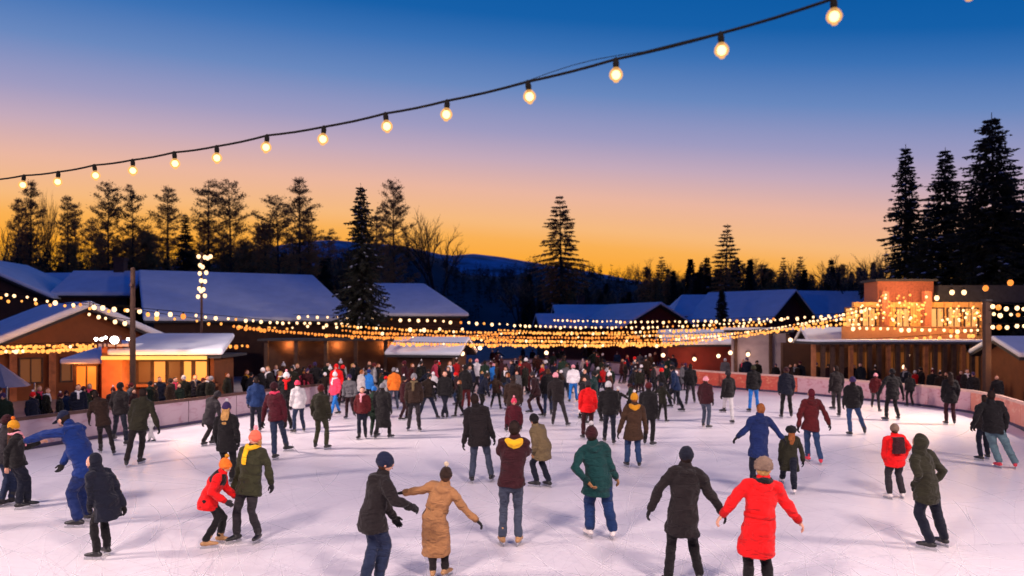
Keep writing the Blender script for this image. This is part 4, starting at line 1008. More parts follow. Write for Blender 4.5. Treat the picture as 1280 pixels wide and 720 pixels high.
q = MB(); q.box((.2, 1.2, 1.0), (1.5, 2.2, 2.0)); q.box((-.62, .15, 1.0), (.1, .1, 2.0)); q.build('wall', PLKO, wg)
q = MB(); q.prism([Vector((-.85, -.5, 1.85)), Vector((.95, -.5, 1.85)), Vector((.95, 2.2, 2.5)), Vector((.0, 2.2, 2.5))], (0, 0, .2)); sn = q.build('roof_snow', SNOW, wg); bv = sn.modifiers.new('Bevel', 'BEVEL'); bv.width = .07; bv.segments = 2
window(wg, Vector((-.15, .09, 1.25)), .75, 1.0, emit('window_deep_orange', (1, .22, .02), 1.2), mull=1)
cw = thing('wall_block', at(137, 28.6), 'tall plain orange lit wall block between booth and kiosk', 'wall')
q = MB(); q.box((0, .6, 1.25), (.72, .9, 2.5)); q.build('block', ORW, cw)
q = MB(); q.box((.15, .55, 2.56), (1.1, 1.1, .1)); q.build('cap', SNOW, cw)
# floodlights on the kiosk (white glare in the photo)
WHITEL = emit('flood_lens', (1, .90, .78), 14)
for i, (px, py, r_) in enumerate(((120, 424, .07), (127, 424, .07), (143, 425, .16), (132, 422, .06), (160, 424, .06))):
    fl_ = thing('floodlight', W(px, py, 28.4), ['small white floodlight at the left end of the kiosk roof', 'second small white floodlight from the left on the kiosk roof', 'large glaring white floodlight on the kiosk roof', 'tiny white floodlight beside the large glaring one', 'small white floodlight next to the wooden post'][i], 'floodlight')
    q = MB(); q.box((0, .08, 0), (r_*2.3, .14, r_*1.9)); q.box((0, .1, -.18), (.04, .04, .3)); q.build('housing', RAIL, fl_)
    q = MB(); q.ell((0, 0, 0), (r_, r_*.5, r_*.85), None, 12, 8); q.build('lens', WHITEL, fl_, True)
tn = thing('market_tent', at(-2, 26.4), 'blue grey peaked tent canopy at the left edge behind the barrier', 'tent')
q = MB(); q.loft([(0, 0, 1.25), (0, 0, 1.45), (0, 0, 1.75), (0, 0, 2.0)], [(.95, .95), (.72, .72), (.36, .36), (.06, .06)], n=8, cap=False); q.build('canopy', surf('tent_cloth', lin(96, 104, 136), rough=.7, var=.1), tn)
for sx in (-.75, .75):
    for sy in (-.75, .75): q = MB(); q.loft([(sx, sy, 0), (sx, sy, 1.3)], [.03, .03], n=6); q.build('pole', STEEL, tn)
# long roofs behind on the left
house('long_hall', 'long hall with big blue snow roof behind the chalet', 'hall', at(0, 0)+Vector((-19.9, 58.3, 0)), 12.0, 14, 3.7, 6.75, math.radians(27), 'x', PLK, hip=(0, 1.2), over=.6, st=.3)
house('hipped_hall', 'hall with hipped snow roof right of the big snow flecked spruce', 'hall', Vector((-7.2, 60, 0)), 6.6, 11, 3.95, 6.1, math.radians(4), 'x', PLK, hip=(0, 3.0), over=.5, st=.24)
house('house', 'house with dark gable and blue snow roof at the left edge of the skyline', 'house', at(-8, 58), 11, 9, 5.2, 7.7, math.radians(8), 'y', PLK, over=.6)
house('house', 'small low house with snow roof between the left edge house and the wooden post', 'house', at(88, 66), 6, 7, 5.6, 7.3, math.radians(-6), 'x', PLK, over=.5)
house('house', 'dark house with snowy roof edge directly left of the wooden post', 'house', at(140, 58), 4.5, 6, 5.4, 6.9, math.radians(4), 'x', PLK, over=.4, chimney=(.6, 0))
house('kiosk', 'small dark kiosk with pale snow roof at the left end of the far crowd', 'kiosk', at(541, 45), 3.1, 3.2, 1.75, 2.35, math.radians(-10), 'x', PLK, over=.5, st=.2)
lw = thing('market_shed', Vector((-9.4, 47.5, -.03)), 'long dark timber shed with posts behind the left crowd', 'shed')
q = MB(); q.box((0, 0, 1.2), (9.6, 2.5, 2.4)); q.build('wall', PLK, lw); q = MB(); q.box((0, -.3, 2.46), (10.1, 3.6, .12)); q.build('roof', ROOFD, lw)
for x in (-4.6, -2.9, -1.2, .5, 2.2, 3.9): q = MB(); q.box((x, -1.9, 1.2), (.2, .2, 2.4)); q.build('post', WOODD, lw)
# middle and right
house('chalet', 'gabled chalet with bluish snow roof in the centre behind the strings of bulbs', 'chalet', at(792, 76), 7.2, 8, 3.2, 5.1, math.radians(24), 'y', PLKR, over=.5, st=.26, wins=[(-1.2, 2.4, .7, .8, GLOWD), (1.2, 2.4, .7, .8, GLOWD)])
house('house', 'long low house with snow roof behind the left of the centre chalet', 'house', at(745, 82), 8, 6, 4.0, 5.1, math.radians(2), 'x', PLK, over=.4, chimney=(-1.5, .5))
house('house', 'long low house with snow roof behind the right of the centre chalet', 'house', at(838, 82), 8, 6, 3.9, 5.0, math.radians(-2), 'x', PLKR, over=.4)
house('house', 'small house with flat looking snow roof left of the centre chalet', 'house', at(700, 76), 3.8, 5, 3.1, 4.1, math.radians(5), 'x', PLK, over=.4)
house('house', 'house with bright blue snow slope and dark gable on the right', 'house', at(938, 76), 8.2, 7.5, 3.9, 6.3, math.radians(-48), 'x', PLKR, over=.55, st=.22)
house('house', 'house with blue hipped snow roof left of the dark gabled house', 'house', at(868, 80), 5.0, 6, 4.3, 6.1, math.radians(0), 'x', PLK, hip=(1.5, 0), over=.4, st=.22)
house('house', 'dark house with dim snow roof behind the right strings of bulbs', 'house', at(1040, 84), 9, 7, 4.0, 6.6, math.radians(14), 'x', PLK, over=.4)
house('barn', 'red plank barn with snow roof behind the far barrier', 'barn', at(871, 51.5), 4.1, 3.4, 2.1, 2.75, math.radians(-3), 'x', PLKR, over=.35, st=.2)
pb = thing('plank_building', at(950, 47), 'pale lilac plank building with dark posts right of the red barn', 'building')
q = MB(); q.box((0, 0, 1.42), (3.3, .3, 2.85)); q.build('wall', PLKG, pb)
for x in (-1.5, .55, 1.55): q = MB(); q.box((x, -.24, 1.4), (.16, .16, 2.8)); q.build('post', WOODD, pb)
q = MB(); q.box((0, .3, 2.95), (3.7, 1.5, .14)); q.build('roof', ROOFD, pb)
q = MB(); q.box((0, .3, 3.10), (3.7, 1.5, .14)); q.build('snow', SNOW, pb)
house('shed', 'low shed with bright blue snow roof left of the restaurant canopy', 'shed', at(1034, 44), 2.2, 3, 2.1, 2.9, math.radians(-4), 'x', PLK, over=.3, st=.2)
BLAMP = emit('wall_lamp_glass', (1, .62, .36), 3.5)
for px, py, Y, lb in ((868, 449, 49.3, 'twin white wall lamp on the red barn'), (898, 445, 49.3, 'single round wall lamp at the right end of the red barn'), (913, 441, 46.7, 'small wall lamp at the left edge of the pale plank building'), (935, 443, 46.5, 'wall lamp in the middle of the pale plank building'), (683, 441, 47.5, 'round lamp left of centre under the strings of bulbs'), (829, 444, 49, 'round lamp at the left corner of the red barn'), (578, 442, 44, 'bright round lamp at the right eave of the small dark kiosk'), (1134, 444, 38.2, 'upper round lamp under the restaurant canopy'), (1131, 459, 38.2, 'lower round lamp under the restaurant canopy'), (600, 435, 46, 'round lamp just right of the small dark kiosk'), (988, 425, 45, 'white lamp at the right corner of the pale plank building')):
    l_ = thing('wall_lamp', W(px, py, Y), lb, 'lamp', 'round wall lamps')
    q = MB(); q.ell((0, 0, 0), (.12, .12, .12), None, 10, 8); q.build('globe', BLAMP, l_, True)
    q = MB(); q.box((0, .06, .15), (.06, .2, .06)); q.box((0, .16, .05), (.1, .04, .3)); q.build('bracket', RAIL, l_)
# restaurant on the right
rt = thing('restaurant', at(1150, 38.5), 'long two storey restaurant with lit balcony and canopy on the right', 'restaurant', None, 0)
ox = rt.location.x
def rx(px, Y=38.5): return (px-640)/F*Y-ox
q = MB(); q.box(((rx(1005)+rx(1236))/2, .1, 2.45), (rx(1236)-rx(1005), 2.6, .12)); q.build('canopy', ROOFD, rt)
q = MB(); q.box(((rx(1005)+rx(1236))/2, -.0, 2.555), (rx(1236)-rx(1005)-.1, 2.3, .09)); q.build('canopy_snow', SNOW, rt)
q = MB(); q.box(((rx(1062)+rx(1233))/2, .9, 2.92), (rx(1233)-rx(1062), .12, .62)); q.build('balcony_parapet', planks('parapet_planks', lin(206, 140, 84), lin(170, 104, 60), horiz=False), rt)
q = MB(); q.box(((rx(1000)+rx(1236))/2, 2.6, 1.2), (rx(1236)-rx(1000), .3, 2.4)); q.build('ground_floor_wall', PLK, rt)
for i in range(21):
    x = rx(1008)+(rx(1236)-rx(1008))*i/20
    q = MB(); q.box((x, -.9, 1.18), (.17, .2, 2.4)); q.build('post', WOODD if i % 4 else WOODW, rt)
q = MB(); q.box(((rx(1066, 41.9)+rx(1236, 41.9))/2, 3.4, 3.45), (rx(1236, 41.9)-rx(1066, 41.9), .25, 2.1)); q.build('upper_wall', planks('lamplit_plank_wall', lin(226, 168, 96), lin(196, 134, 74), horiz=False), rt)  # gold lamplight on the upper wall is put into its plank colours
q = MB(); q.box(((rx(1098, 42)+rx(1168, 42))/2, 4.4, 3.9), (rx(1168, 42)-rx(1098, 42), 1.6, 3.4)); q.build('brick_tower', surf('brick', lin(150, 84, 60), rough=.85, var=.3, scale=12), rt)
q = MB(); q.box(((rx(1098, 42)+rx(1168, 42))/2, 4.4, 5.66), (rx(1168, 42)-rx(1098, 42)+.3, 1.9, .12)); q.build('tower_roof', ROOFD, rt)
for px in (1110, 1163): q = MB(); q.box((rx(px, 41), 2.9, 3.8), (.36, .36, 2.5)); q.build('column', MATS['brick'], rt)
q = MB(); q.box(((rx(1170, 42)+rx(1300, 42))/2, 4.95, 4.95), (rx(1300, 42)-rx(1170, 42), 2.9, .9), taper=.9); q.build('upper_roof', ROOFD, rt)
for i in range(8):
    px = 1068+i*21.5
    if 1096 < px < 1116 or 1150 < px < 1170: continue
    window(rt, Vector((rx(px, 41.4), 3.26, 3.5)), .62, 1.3, emit('window_soft', (1, .42, .12), 1.1), mull=1)
for i in range(5): window(rt, Vector((rx(1030+i*45, 41), 2.44, 1.25)), 1.0, 1.3, GLOWD, mull=2)
hut = house('hut', 'orange brown timber hut with snow cap at the right edge', 'hut', Vector((23.3, 34.2, -.03)), 4.4, 4.0, 1.95, 2.5, math.radians(-8), 'x', PLKO, over=.35, st=.22, wins=[(-.9, 1.35, .5, .8, GLASSD)])
pt = thing('timber_post', Vector((18.4, 31, -.03)), 'thick dark timber post on the right in front of the restaurant', 'post')
q = MB(); q.box((0, 0, 2.1), (.22, .22, 4.2)); q.build('shaft', WOODD, pt); q = MB(); q.box((0, 0, 4.24), (.28, .28, .07)); q.build('cap', ROOFD, pt)
pw = W(166, 335, 27)
pl = thing('wooden_pole', Vector((pw.x, 27, -.03)), 'tall bare wooden pole carrying light strings in front of the kiosk', 'pole')
q = MB(); q.loft([(0, 0, 0), (0, 0, 2.6), (0, 0, pw.z)], [.105, .092, .075], n=12); q.build('shaft', surf('pole_wood', lin(70, 46, 34), rough=.85, var=.35, scale=6, bump=.3), pl)
q = MB(); q.box((0, -.1, pw.z-.55), (.08, .1, .08)); q.box((.1, 0, pw.z-1.35), (.3, .06, .06)); q.build('hook', RAIL, pl)

# ------------------------------------------------------------------ strings of bulbs
BW = emit('bulb_white', (1, .60, .30), 2.7, False)
BY = emit('bulb_yellow', (1, .37, .07), 1.75, False)
BO = emit('bulb_orange', (1, .28, .04), 1.45, False)
CABLE = surf('cable', (.008, .007, .007), rough=.95, var=.1, bump=0, spec=.05)
BMESH = {}
def bulb_mesh(kind, r):
    key = (kind, round(r, 3))
    if key not in BMESH:
        m = MB(); m.ell((0, 0, -r*1.5), (r, r, r*1.12), None, 8, 6, 0); m.loft([(0, 0, -r*.65), (0, 0, .0)], [r*.38, r*.3], n=6, mi=1)
        BMESH[key] = m.mesh('bulb', [dict(w=BW, y=BY, o=BO)[kind], CABLE], True)
    return BMESH[key]
def string(label, a, b, n, sag, kind, r, jit=0., group='strings of light bulbs'):
    A, B = W(*a), W(*b)
    root = thing('light_string', A, label, 'light string', group)
    if n > 28: n = min(96, int(n*1.6)); r *= .86
    rs = random.Random(int(a[0]*7+b[0]*3+n))
    pts = []
    for i in range(n+1):
        t = i/n; p = A.lerp(B, t); p.z -= 4*sag*t*(1-t); pts.append(p-A)
    m = MB(); m.loft(pts, [.012]*len(pts), n=4, cap=False); m.build('cable', CABLE, root)
    for i in range(n):
        t = (i+.5+rs.uniform(-jit, jit))/n; p = A.lerp(B, t); p.z -= 4*sag*t*(1-t)+rs.uniform(0, jit*.25)
        o = bpy.data.objects.new('bulb', bulb_mesh(kind if rs.random() < .8 else rs.choice('wyo'), r*rs.choice((.7, .85, .95, 1.05, 1.3)))); COL.objects.link(o); o.parent = root; o.location = p-A
        o.rotation_euler = (rs.uniform(-.2, .2), rs.uniform(-.2, .2), 0)
    return root
st = string
st('white bulb string from the left edge to the wooden pole', (-40, 357, 29), (166, 383, 27), 15, .08, 'w', .062, .3)
st('second bulb string just below the one from left edge to wooden pole', (-40, 363, 33), (166, 384, 27.1), 12, .12, 'y', .06, .35)
st('white bulb string from the wooden pole right across the long blue roof', (166, 384, 27), (366, 402, 44), 16, .02, 'w', .08, .15)
st('yellow bulb string hanging close under the white one right of the wooden pole', (166, 386, 27.2), (372, 408, 46), 13, .15, 'y', .07, .3)
st('white bulb string along the eave of the hipped hall', (367, 393, 50), (640, 404, 56), 25, -.08, 'w', .085, .12)
st('short double bulb string at the right end of the long blue roof', (366, 400, 48), (440, 402, 50), 8, .05, 'w', .08, .3)
st('sparse bulb string with big bulbs under the hipped hall eave', (370, 405, 45), (585, 409, 47), 10, .02, 'w', .09, .2)
st('dense orange bulb string sagging below the long blue roof', (290, 405, 38), (640, 414, 50), 58, .42, 'o', .085, .05)
st('dense yellow bulb string along the chalet eave', (-20, 437, 33.4), (190, 431, 32), 40, .0, 'y', .075, .2)
st('second dense yellow string sagging across the chalet gable', (-20, 431, 33), (190, 427, 32), 32, -.02, 'y', .07, .3)
st('yellow bulb string running over the kiosk roof', (160, 431, 30.5), (312, 429, 34), 20, .02, 'y', .068, .12)
st('dense yellow string over the far left crowd, second from the top', (426, 405, 48), (760, 414, 52), 48, .18, 'y', .085, .15)
st('dense orange string over the far left crowd, lowest of three', (426, 411, 45), (800, 419, 48), 54, .18, 'o', .085, .12)
st('bright straight yellow string low over the far crowd', (488, 427, 43), (840, 429, 45), 62, .05, 'y', .088, .04)
st('yellow string directly above the bright straight one', (560, 418, 46), (872, 426, 44), 48, .14, 'y', .085, .15)
st('white bulb string over the centre chalet', (640, 404, 56), (985, 397, 56), 34, .35, 'w', .085, .2)
st('yellow bulb string crossing in front of the centre chalet', (620, 410, 54), (960, 402, 48), 42, .35, 'y', .09, .2)
st('upper sparse white string from centre to the restaurant', (690, 398, 62), (1075, 390, 41), 32, .25, 'w', .085, .2)
st('yellow string rising from the red barn to the restaurant', (830, 428, 46), (1075, 391, 39), 40, .18, 'y', .075, .15)
st('white string over the red barn roof rising to the restaurant', (840, 421, 48), (1090, 382, 39), 34, .30, 'w', .075, .2)
st('yellow string over the pale plank building', (760, 416, 52), (1070, 400, 39), 46, .3, 'y', .08, .2)
st('orange string low across the middle of the crowd', (600, 423, 45), (880, 421, 47), 40, .1, 'o', .085, .2)
st('white bulb string along the restaurant balcony rail', (1062, 407, 38.6), (1236, 411, 38.2), 20, .0, 'w', .075, .1)
st('orange bulb string on the balcony front of the restaurant', (1062, 424, 38.6), (1236, 413, 38.4), 16, .05, 'y', .07, .3)
st('upper white string from the timber post to the right edge', (1236, 378, 30), (1330, 382, 28), 9, .04, 'w', .075, .3)
st('lower white string from the timber post to the right edge', (1236, 405, 30), (1330, 400, 28), 9, .02, 'w', .07, .2)
st('middle white string from the timber post to the right edge', (1236, 388, 30), (1330, 390, 28), 8, .02, 'w', .065, .3)
st('white string between chalet gable and wooden pole', (108, 388, 35.5), (166, 400, 27.3), 5, .05, 'w', .06, .2)
# curtains of lights on the restaurant's upper floor: each hanging strand is a thing
rs = random.Random(9)
for i in range(62):
    px = 1064+i*2.75+rs.uniform(-1.2, 1.2)
    if 1160 < px < 1168: continue
    Y = 40.2; top = rs.uniform(358, 380) if 1098 < px < 1160 else rs.uniform(376, 390); bot = rs.uniform(398, 409)
    A = W(px, top, Y); root = thing('light_strand', A, 'hanging strand of warm bulbs in the light curtain of the restaurant balcony', 'light strand', 'hanging light strands of the restaurant')
    L_ = A.z-W(px, bot, Y).z; n = max(3, int(L_/.2))
    m = MB(); m.loft([(0, 0, 0), (0, 0, -L_/2), (.0, 0, -L_)], [.008]*3, n=4, cap=False); m.build('cable', CABLE, root)
    for k_ in range(n):
        if rs.random() < .38: continue
        o = bpy.data.objects.new('bulb', bulb_mesh(rs.choice('wyyo'), rs.uniform(.035, .07))); COL.objects.link(o); o.parent = root; o.location = (rs.uniform(-.1, .1), 0, -L_*(k_+rs.uniform(.2, .8))/n)
for px, py, Y, col, lb in ((1190, 361, 40, 'w', 'left of two white lamps on the dark upper roof of the restaurant'), (1205, 361, 40, 'w', 'right of two white lamps on the dark upper roof of the restaurant'), (1232, 355, 34, 'o', 'orange lamp above the thick timber post'), (1263, 348, 33, 'o', 'highest orange lamp before the tall spruces'), (1171, 368, 40, 'w', 'large warm lamp beside the brick tower')):
    r_ = thing('lamp', W(px, py, Y), lb, 'lamp')
    o = bpy.data.objects.new('globe', bulb_mesh(col, .12)); COL.objects.link(o); o.parent = r_
    q = MB(); q.box((0, .1, .03), (.05, .25, .05)); q.build('bracket', CABLE, r_)
# lamp pole wrapped in bulbs
p0 = W(252, 318, 38)
lp = thing('lamp_pole', Vector((p0.x, 38, -.03)), 'thin pole wrapped in white bulbs in front of the long blue roof', 'lamp pole')
q = MB(); q.loft([(0, 0, 0), (0, 0, 3), (0, 0, p0.z+.1)], [.075, .06, .045], n=10); q.build('shaft', RAIL, lp)
q = MB(); q.box((.14, 0, p0.z), (.75, .05, .05)); q.build('crossarm', RAIL, lp)
rs = random.Random(4)
for dx, py in ((-.1, 320), (.2, 321), (.46, 320), (.33, 322), (-.02, 331), (.08, 333), (-.07, 341), (.24, 340), (.0, 350), (.2, 351), (-.08, 360), (.12, 361), (.02, 363), (-.12, 370), (.2, 369)):
    o = bpy.data.objects.new('bulb', bulb_mesh('w', .095)); COL.objects.link(o); o.parent = lp; o.location = (dx, -.08+rs.uniform(-.05, .05), CH-(py-HZ)/F*38+.14)
# the near string: sockets, glass and filament
GLB = None
def near_glass():
    m, nt, b = nmat('bulb_glass'); N = nt.nodes.new; L = nt.links.new
    out = nt.nodes['Material Output']
    tr = N('ShaderNodeBsdfTransparent'); tr.inputs['Color'].default_value = (1, .86, .62, 1)
    em = N('ShaderNodeEmission'); em.inputs['Color'].default_value = (1, .50, .16, 1); em.inputs['Strength'].default_value = 1.35
    ad = N('ShaderNodeAddShader'); L(tr.outputs[0], ad.inputs[0]); 
    mx = N('ShaderNodeMixShader'); mx.inputs[0].default_value = .5; L(tr.outputs[0], mx.inputs[1]); L(em.outputs[0], mx.inputs[2])
    L(mx.outputs[0], out.inputs['Surface'])
    m.cycles.emission_sampling = 'NONE'
    return m
GLB = near_glass(); CORE = emit('bulb_core', (1, .74, .42), 5.5, False)
bpx = [(-85, 246), (-38, 239), (-8, 236), (30, 231), (73, 227), (118, 219), (166, 213), (218, 204), (271, 197), (334, 184), (405, 174), (482, 158), (559, 143), (660, 120), (770, 93), (901, 62), (1042, 20), (1211, -12)]
root = thing('light_string', W(30, 225, 10), 'near string of clear round bulbs crossing the whole sky', 'light string')
o0 = root.location.copy()
def plan(i):      # bulbs follow a straight line in plan, from far left to near right
    t = (i-3)/14
    px, py = bpx[i]
    xa, ya, xb, yb = -6.1, 10.0, 2.86, 5.0
    s = (px-640)/F  # intersect the view column with the line
    u = (xa-s*ya)/((xa-s*ya)-(xb-s*yb))
    Y = ya+(yb-ya)*u
    return W(px, py, Y)
cable = []
sm_ = MB(); sm_.loft([(0, 0, .014), (0, 0, -.02), (0, 0, -.058)], [.018, .025, .022], n=12); sock = sm_.mesh('socket', CABLE, True)
gm_ = MB(); gm_.loft([(0, 0, -.055), (0, 0, -.072), (0, 0, -.092), (0, 0, -.115), (0, 0, -.138), (0, 0, -.152)], [.022, .038, .050, .053, .043, .024], n=16); glm = gm_.mesh('bulb', GLB, True)
cm_ = MB(); cm_.ell((0, 0, -.108), (.033, .033, .034), None, 12, 8); com = cm_.mesh('filament', CORE, True)
for i in range(len(bpx)):
    p = plan(i)+Vector((0, 0, .105)); cable.append(p-o0)
    so = bpy.data.objects.new('socket', sock); bo = bpy.data.objects.new('bulb', glm); fo = bpy.data.objects.new('filament', com)
    for o in (so, bo, fo): COL.objects.link(o)
    so.parent = root; bo.parent = root; fo.parent = bo
    so.location = p-o0; bo.location = p-o0
    tl = (rnd.uniform(-.12, .12), rnd.uniform(-.12, .12), 0); so.rotation_euler = tl; bo.rotation_euler = tl
e_ = cable[-1]+(cable[-1]-cable[-2])*6.5+Vector((0, 0, .5)); s_ = cable[0]+(cable[0]-cable[1])*2
pts = [s_]+cable+[e_]; fine = []
for i in range(len(pts)-1):
    for k_ in range(4):
        t = k_/4; p = pts[i].lerp(pts[i+1], t); p.z -= .008*math.sin(math.pi*t); fine.append(p)
fine.append(pts[-1])
q = MB(); q.loft([p+Vector((0, 0, .012)) for p in fine], [.0108]*len(fine), n=6, cap=False); q.build('cable', CABLE, root, True)
i0 = 13; a_, b_ = cable[i0]+Vector((0, 0, .02)), cable[15]+Vector((0, 0, .02))
q = MB(); q.loft([a_.lerp(b_, t/8)+Vector((0, 0, .035*math.sin(math.pi*min(1, t/5)))) for t in range(9)], [.003]*9, n=4, cap=False); q.build('tie_wire', CABLE, root)
for v_, lb in ((s_, 'far wooden mast carrying the left end of the near light string'), (e_, 'near wooden mast carrying the right end of the near light string')):
    p = v_+o0; r_ = thing('wooden_pole', Vector((p.x, p.y, -.03)), lb, 'pole'); q = MB(); q.loft([(0, 0, 0), (0, 0, p.z+.25)], [.11, .08], n=10); q.build('shaft', WOODW, r_)

# ------------------------------------------------------------------ rink floodlights (masts outside the picture) and added warm point lights
def flood(pos, target, power, col, label, size=.35, ang=110, blend=.6):
    r_ = thing('floodlight_mast', Vector((pos[0], pos[1], -.03)), label, 'floodlight mast')
    q = MB(); q.loft([(0, 0, 0), (0, 0, pos[2]-.25)], [.12, .08], n=10); q.build('mast', RAIL, r_)
    d = unit(Vector(target)-Vector(pos)); u = unit(d.cross(Vector((0, 0, 1)))); w = u.cross(d)
    q = MB(); q.box(Vector((0, 0, pos[2]))-d*.16, (.7, .5, .22), (u, w, d)); q.build('lamp_head', RAIL, r_)
    q = MB(); q.box(Vector((0, 0, pos[2]))-d*.04, (.6, .4, .01), (u, w, d)); q.build('lens', WHITEL, r_)
    L = bpy.data.lights.new('flood', 'SPOT'); L.energy = power; L.color = col; L.spot_size = math.radians(ang); L.spot_blend = blend; L.shadow_soft_size = size
    o = bpy.data.objects.new('flood', L); COL.objects.link(o); o.location = Vector(pos)+d*.1; o.rotation_euler = d.to_track_quat('-Z', 'Y').to_euler()
def fill_point(p, power, col, size=.15):  # added light without a fixture, warms the walls and crowd around it
    L = bpy.data.lights.new('lamp', 'POINT'); L.energy = power; L.color = col; L.shadow_soft_size = size
    o = bpy.data.objects.new('lamp', L); COL.objects.link(o); o.location = p
WARM = (1, .79, .715)
K = 1.0
flood((-16.5, 9, 7.5), (-1, 15, 0), 6500*K, WARM, 'floodlight mast beside the left of the ice near the viewer', .9)
flood((17, 8, 7.5), (2, 15, 0), 6500*K, WARM, 'floodlight mast beside the right of the ice near the viewer', .9)
flood((-7, -2, 12), (-1, 11, 0), 10000*K, WARM, 'floodlight mast behind the viewer on the left', 1.2, 74, .8)
flood((7, -2, 12), (1, 11, 0), 10000*K, WARM, 'floodlight mast behind the viewer on the right', 1.2, 74, .8)
flood((-16.6, 20, 10), (-1, 29, 0), 15500*K, WARM, 'tall floodlight mast behind the chalet side of the ice', .9, 72, .8)
flood((24, 24, 11), (6, 31, 0), 21000*K, WARM, 'tall floodlight mast behind the restaurant side of the ice', .9, 66, .8)
flood((-27, 38, 12), (-2, 45, 0), 11000*K, WARM, 'floodlight mast far out behind the chalet', .7, 50)
flood((34, 46, 13), (7, 48, 0), 15000*K, WARM, 'floodlight mast far out behind the restaurant', .7, 50)
OR = (1, .42, .12)
fill_point(W(175, 463, 28.3), 60, OR); fill_point(W(225, 463, 28.3), 60, OR); fill_point(W(98, 462, 29.2), 40, (1, .3, .05)); fill_point(W(137, 468, 27.7), 90, (1, .33, .07))
for px in (20, 70, 130): fill_point(W(px, 432, 32.6), 55, OR)
for px in (1080, 1105, 1135, 1160, 1190, 1220): fill_point(W(px, 386, 39.9), 120, (1, .56, .2))
for px in (1040, 1110, 1180): fill_point(W(px, 446, 38.6), 6, OR)
for px in (1075, 1110, 1145, 1180, 1215): fill_point(W(px, 404, 38.2), 34, (1, .55, .22))
for px in (1110, 1135, 1158): fill_point(W(px, 366, 40.6), 60, (1, .5, .25))
fill_point(W(1262, 450, 30.5), 45, OR); fill_point(W(868, 452, 48.6), 60, (1, .5, .3)); fill_point(W(935, 446, 45.6), 50, (1, .6, .45))
for px in (360, 420, 480, 600, 660, 720, 800): fill_point(W(px, 432, 46), 60, OR)
fill_point(W(345, 440, 40), 50, OR)
for px, Y in ((560, 62), (690, 66), (760, 64)): fill_point(W(px, 415, Y), 50, OR)

# ------------------------------------------------------------------ sky
def world():
    w = bpy.data.worlds.new('World'); SC.world = w; w.use_nodes = True
    nt = w.node_tree; N = nt.nodes.new; L = nt.links.new
    bg = nt.nodes['Background']
    tc = N('ShaderNodeTexCoord'); sp = N('ShaderNodeSeparateXYZ'); L(tc.outputs['Generated'], sp.inputs[0])
    def mth(op, a, b=None):
        n = N('ShaderNodeMath'); n.operation = op
        for i, v in enumerate((a, b)):
            if v is None: continue
            if isinstance(v, (int, float)): n.inputs[i].default_value = v
            else: L(v, n.inputs[i])
        return n.outputs[0]
    t = mth('ADD', mth('ADD', sp.outputs['Z'], mth('MULTIPLY', sp.outputs['X'], .072)), mth('MULTIPLY', mth('MULTIPLY', sp.outputs['X'], sp.outputs['X']), .085))
    def ramp(stops, fac):
        r = N('ShaderNodeValToRGB'); e = r.color_ramp.elements
        e[0].position = stops[0][0]; e[0].color = lin(*stops[0][1])+(1,); e[1].position = stops[-1][0]; e[1].color = lin(*stops[-1][1])+(1,)
        for p, c in stops[1:-1]: q = e.new(p); q.color = lin(*c)+(1,)
        r.color_ramp.interpolation = 'B_SPLINE' if False else 'EASE'
        r.color_ramp.interpolation = 'LINEAR'
        L(fac, r.inputs['Fac']); return r.outputs['Color']
    front = ramp(SKY_FRONT, t)
    back = ramp(SKY_BACK, sp.outputs['Z'])
    f = N('ShaderNodeMapRange'); f.interpolation_type = 'SMOOTHSTEP'; f.inputs['From Min'].default_value = -.25; f.inputs['From Max'].default_value = .6; L(sp.outputs['Y'], f.inputs['Value'])
    mx = N('ShaderNodeMix'); mx.data_type = 'RGBA'; L(f.outputs['Result'], mx.inputs['Factor']); L(back, mx.inputs['A']); L(front, mx.inputs['B'])
    # a trace of the physical dusk sky on top
    sk = N('ShaderNodeTexSky'); sk.sky_type = 'NISHITA'; sk.sun_disc = False; sk.sun_elevation = math.radians(-1.5); sk.sun_rotation = math.radians(-35)
    ad = N('ShaderNodeMix'); ad.data_type = 'RGBA'; ad.blend_type = 'ADD'; ad.inputs['Factor'].default_value = .015; L(mx.outputs['Result'], ad.inputs['A']); L(sk.outputs['Color'], ad.inputs['B'])
    L(ad.outputs['Result'], bg.inputs['Color']); bg.inputs['Strength'].default_value = 1.0
SKY_FRONT = [(0., (255, 188, 44)), (.045, (255, 177, 34)), (.078, (252, 167, 44)), (.107, (249, 176, 84)), (.127, (246, 185, 124)), (.166, (233, 181, 160)), (.204, (196, 169, 186)), (.236, (158, 154, 192)), (.254, (142, 148, 192)), (.285, (104, 135, 190)), (.33, (56, 112, 180)), (.362, (14, 94, 168)), (.40, (0, 88, 163)), (.55, (0, 84, 156)), (1., (4, 44, 104))]
SKY_BACK = [(0., (36, 56, 126)), (.1, (36, 62, 140)), (.3, (17, 56, 144)), (1., (4, 35, 108))]
world()

# ------------------------------------------------------------------ camera
cam = bpy.data.cameras.new('camera'); co = bpy.data.objects.new('camera', cam); COL.objects.link(co)
co.location = (0, 0, CH); co.rotation_euler = (math.pi/2, 0, 0)
cam.sensor_width = 36; cam.lens = F/1280*36; cam.shift_y = (HZ-360)/1280; cam.clip_end = 9000; cam.clip_start = .1
cam.dof.use_dof = True; cam.dof.focus_distance = 13; cam.dof.aperture_fstop = 1.0
SC.camera = co
SC.view_settings.view_transform = 'Standard'; SC.view_settings.look = 'None'; SC.view_settings.exposure = 0; SC.view_settings.gamma = 1
SC.cycles.use_denoising = True; SC.cycles.sample_clamp_indirect = 2.5; SC.cycles.max_bounces = 5; SC.cycles.diffuse_bounces = 2; SC.cycles.glossy_bounces = 2; SC.cycles.transparent_max_bounces = 8; SC.cycles.transmission_bounces = 2
SC.cycles.caustics_reflective = False; SC.cycles.caustics_refractive = False
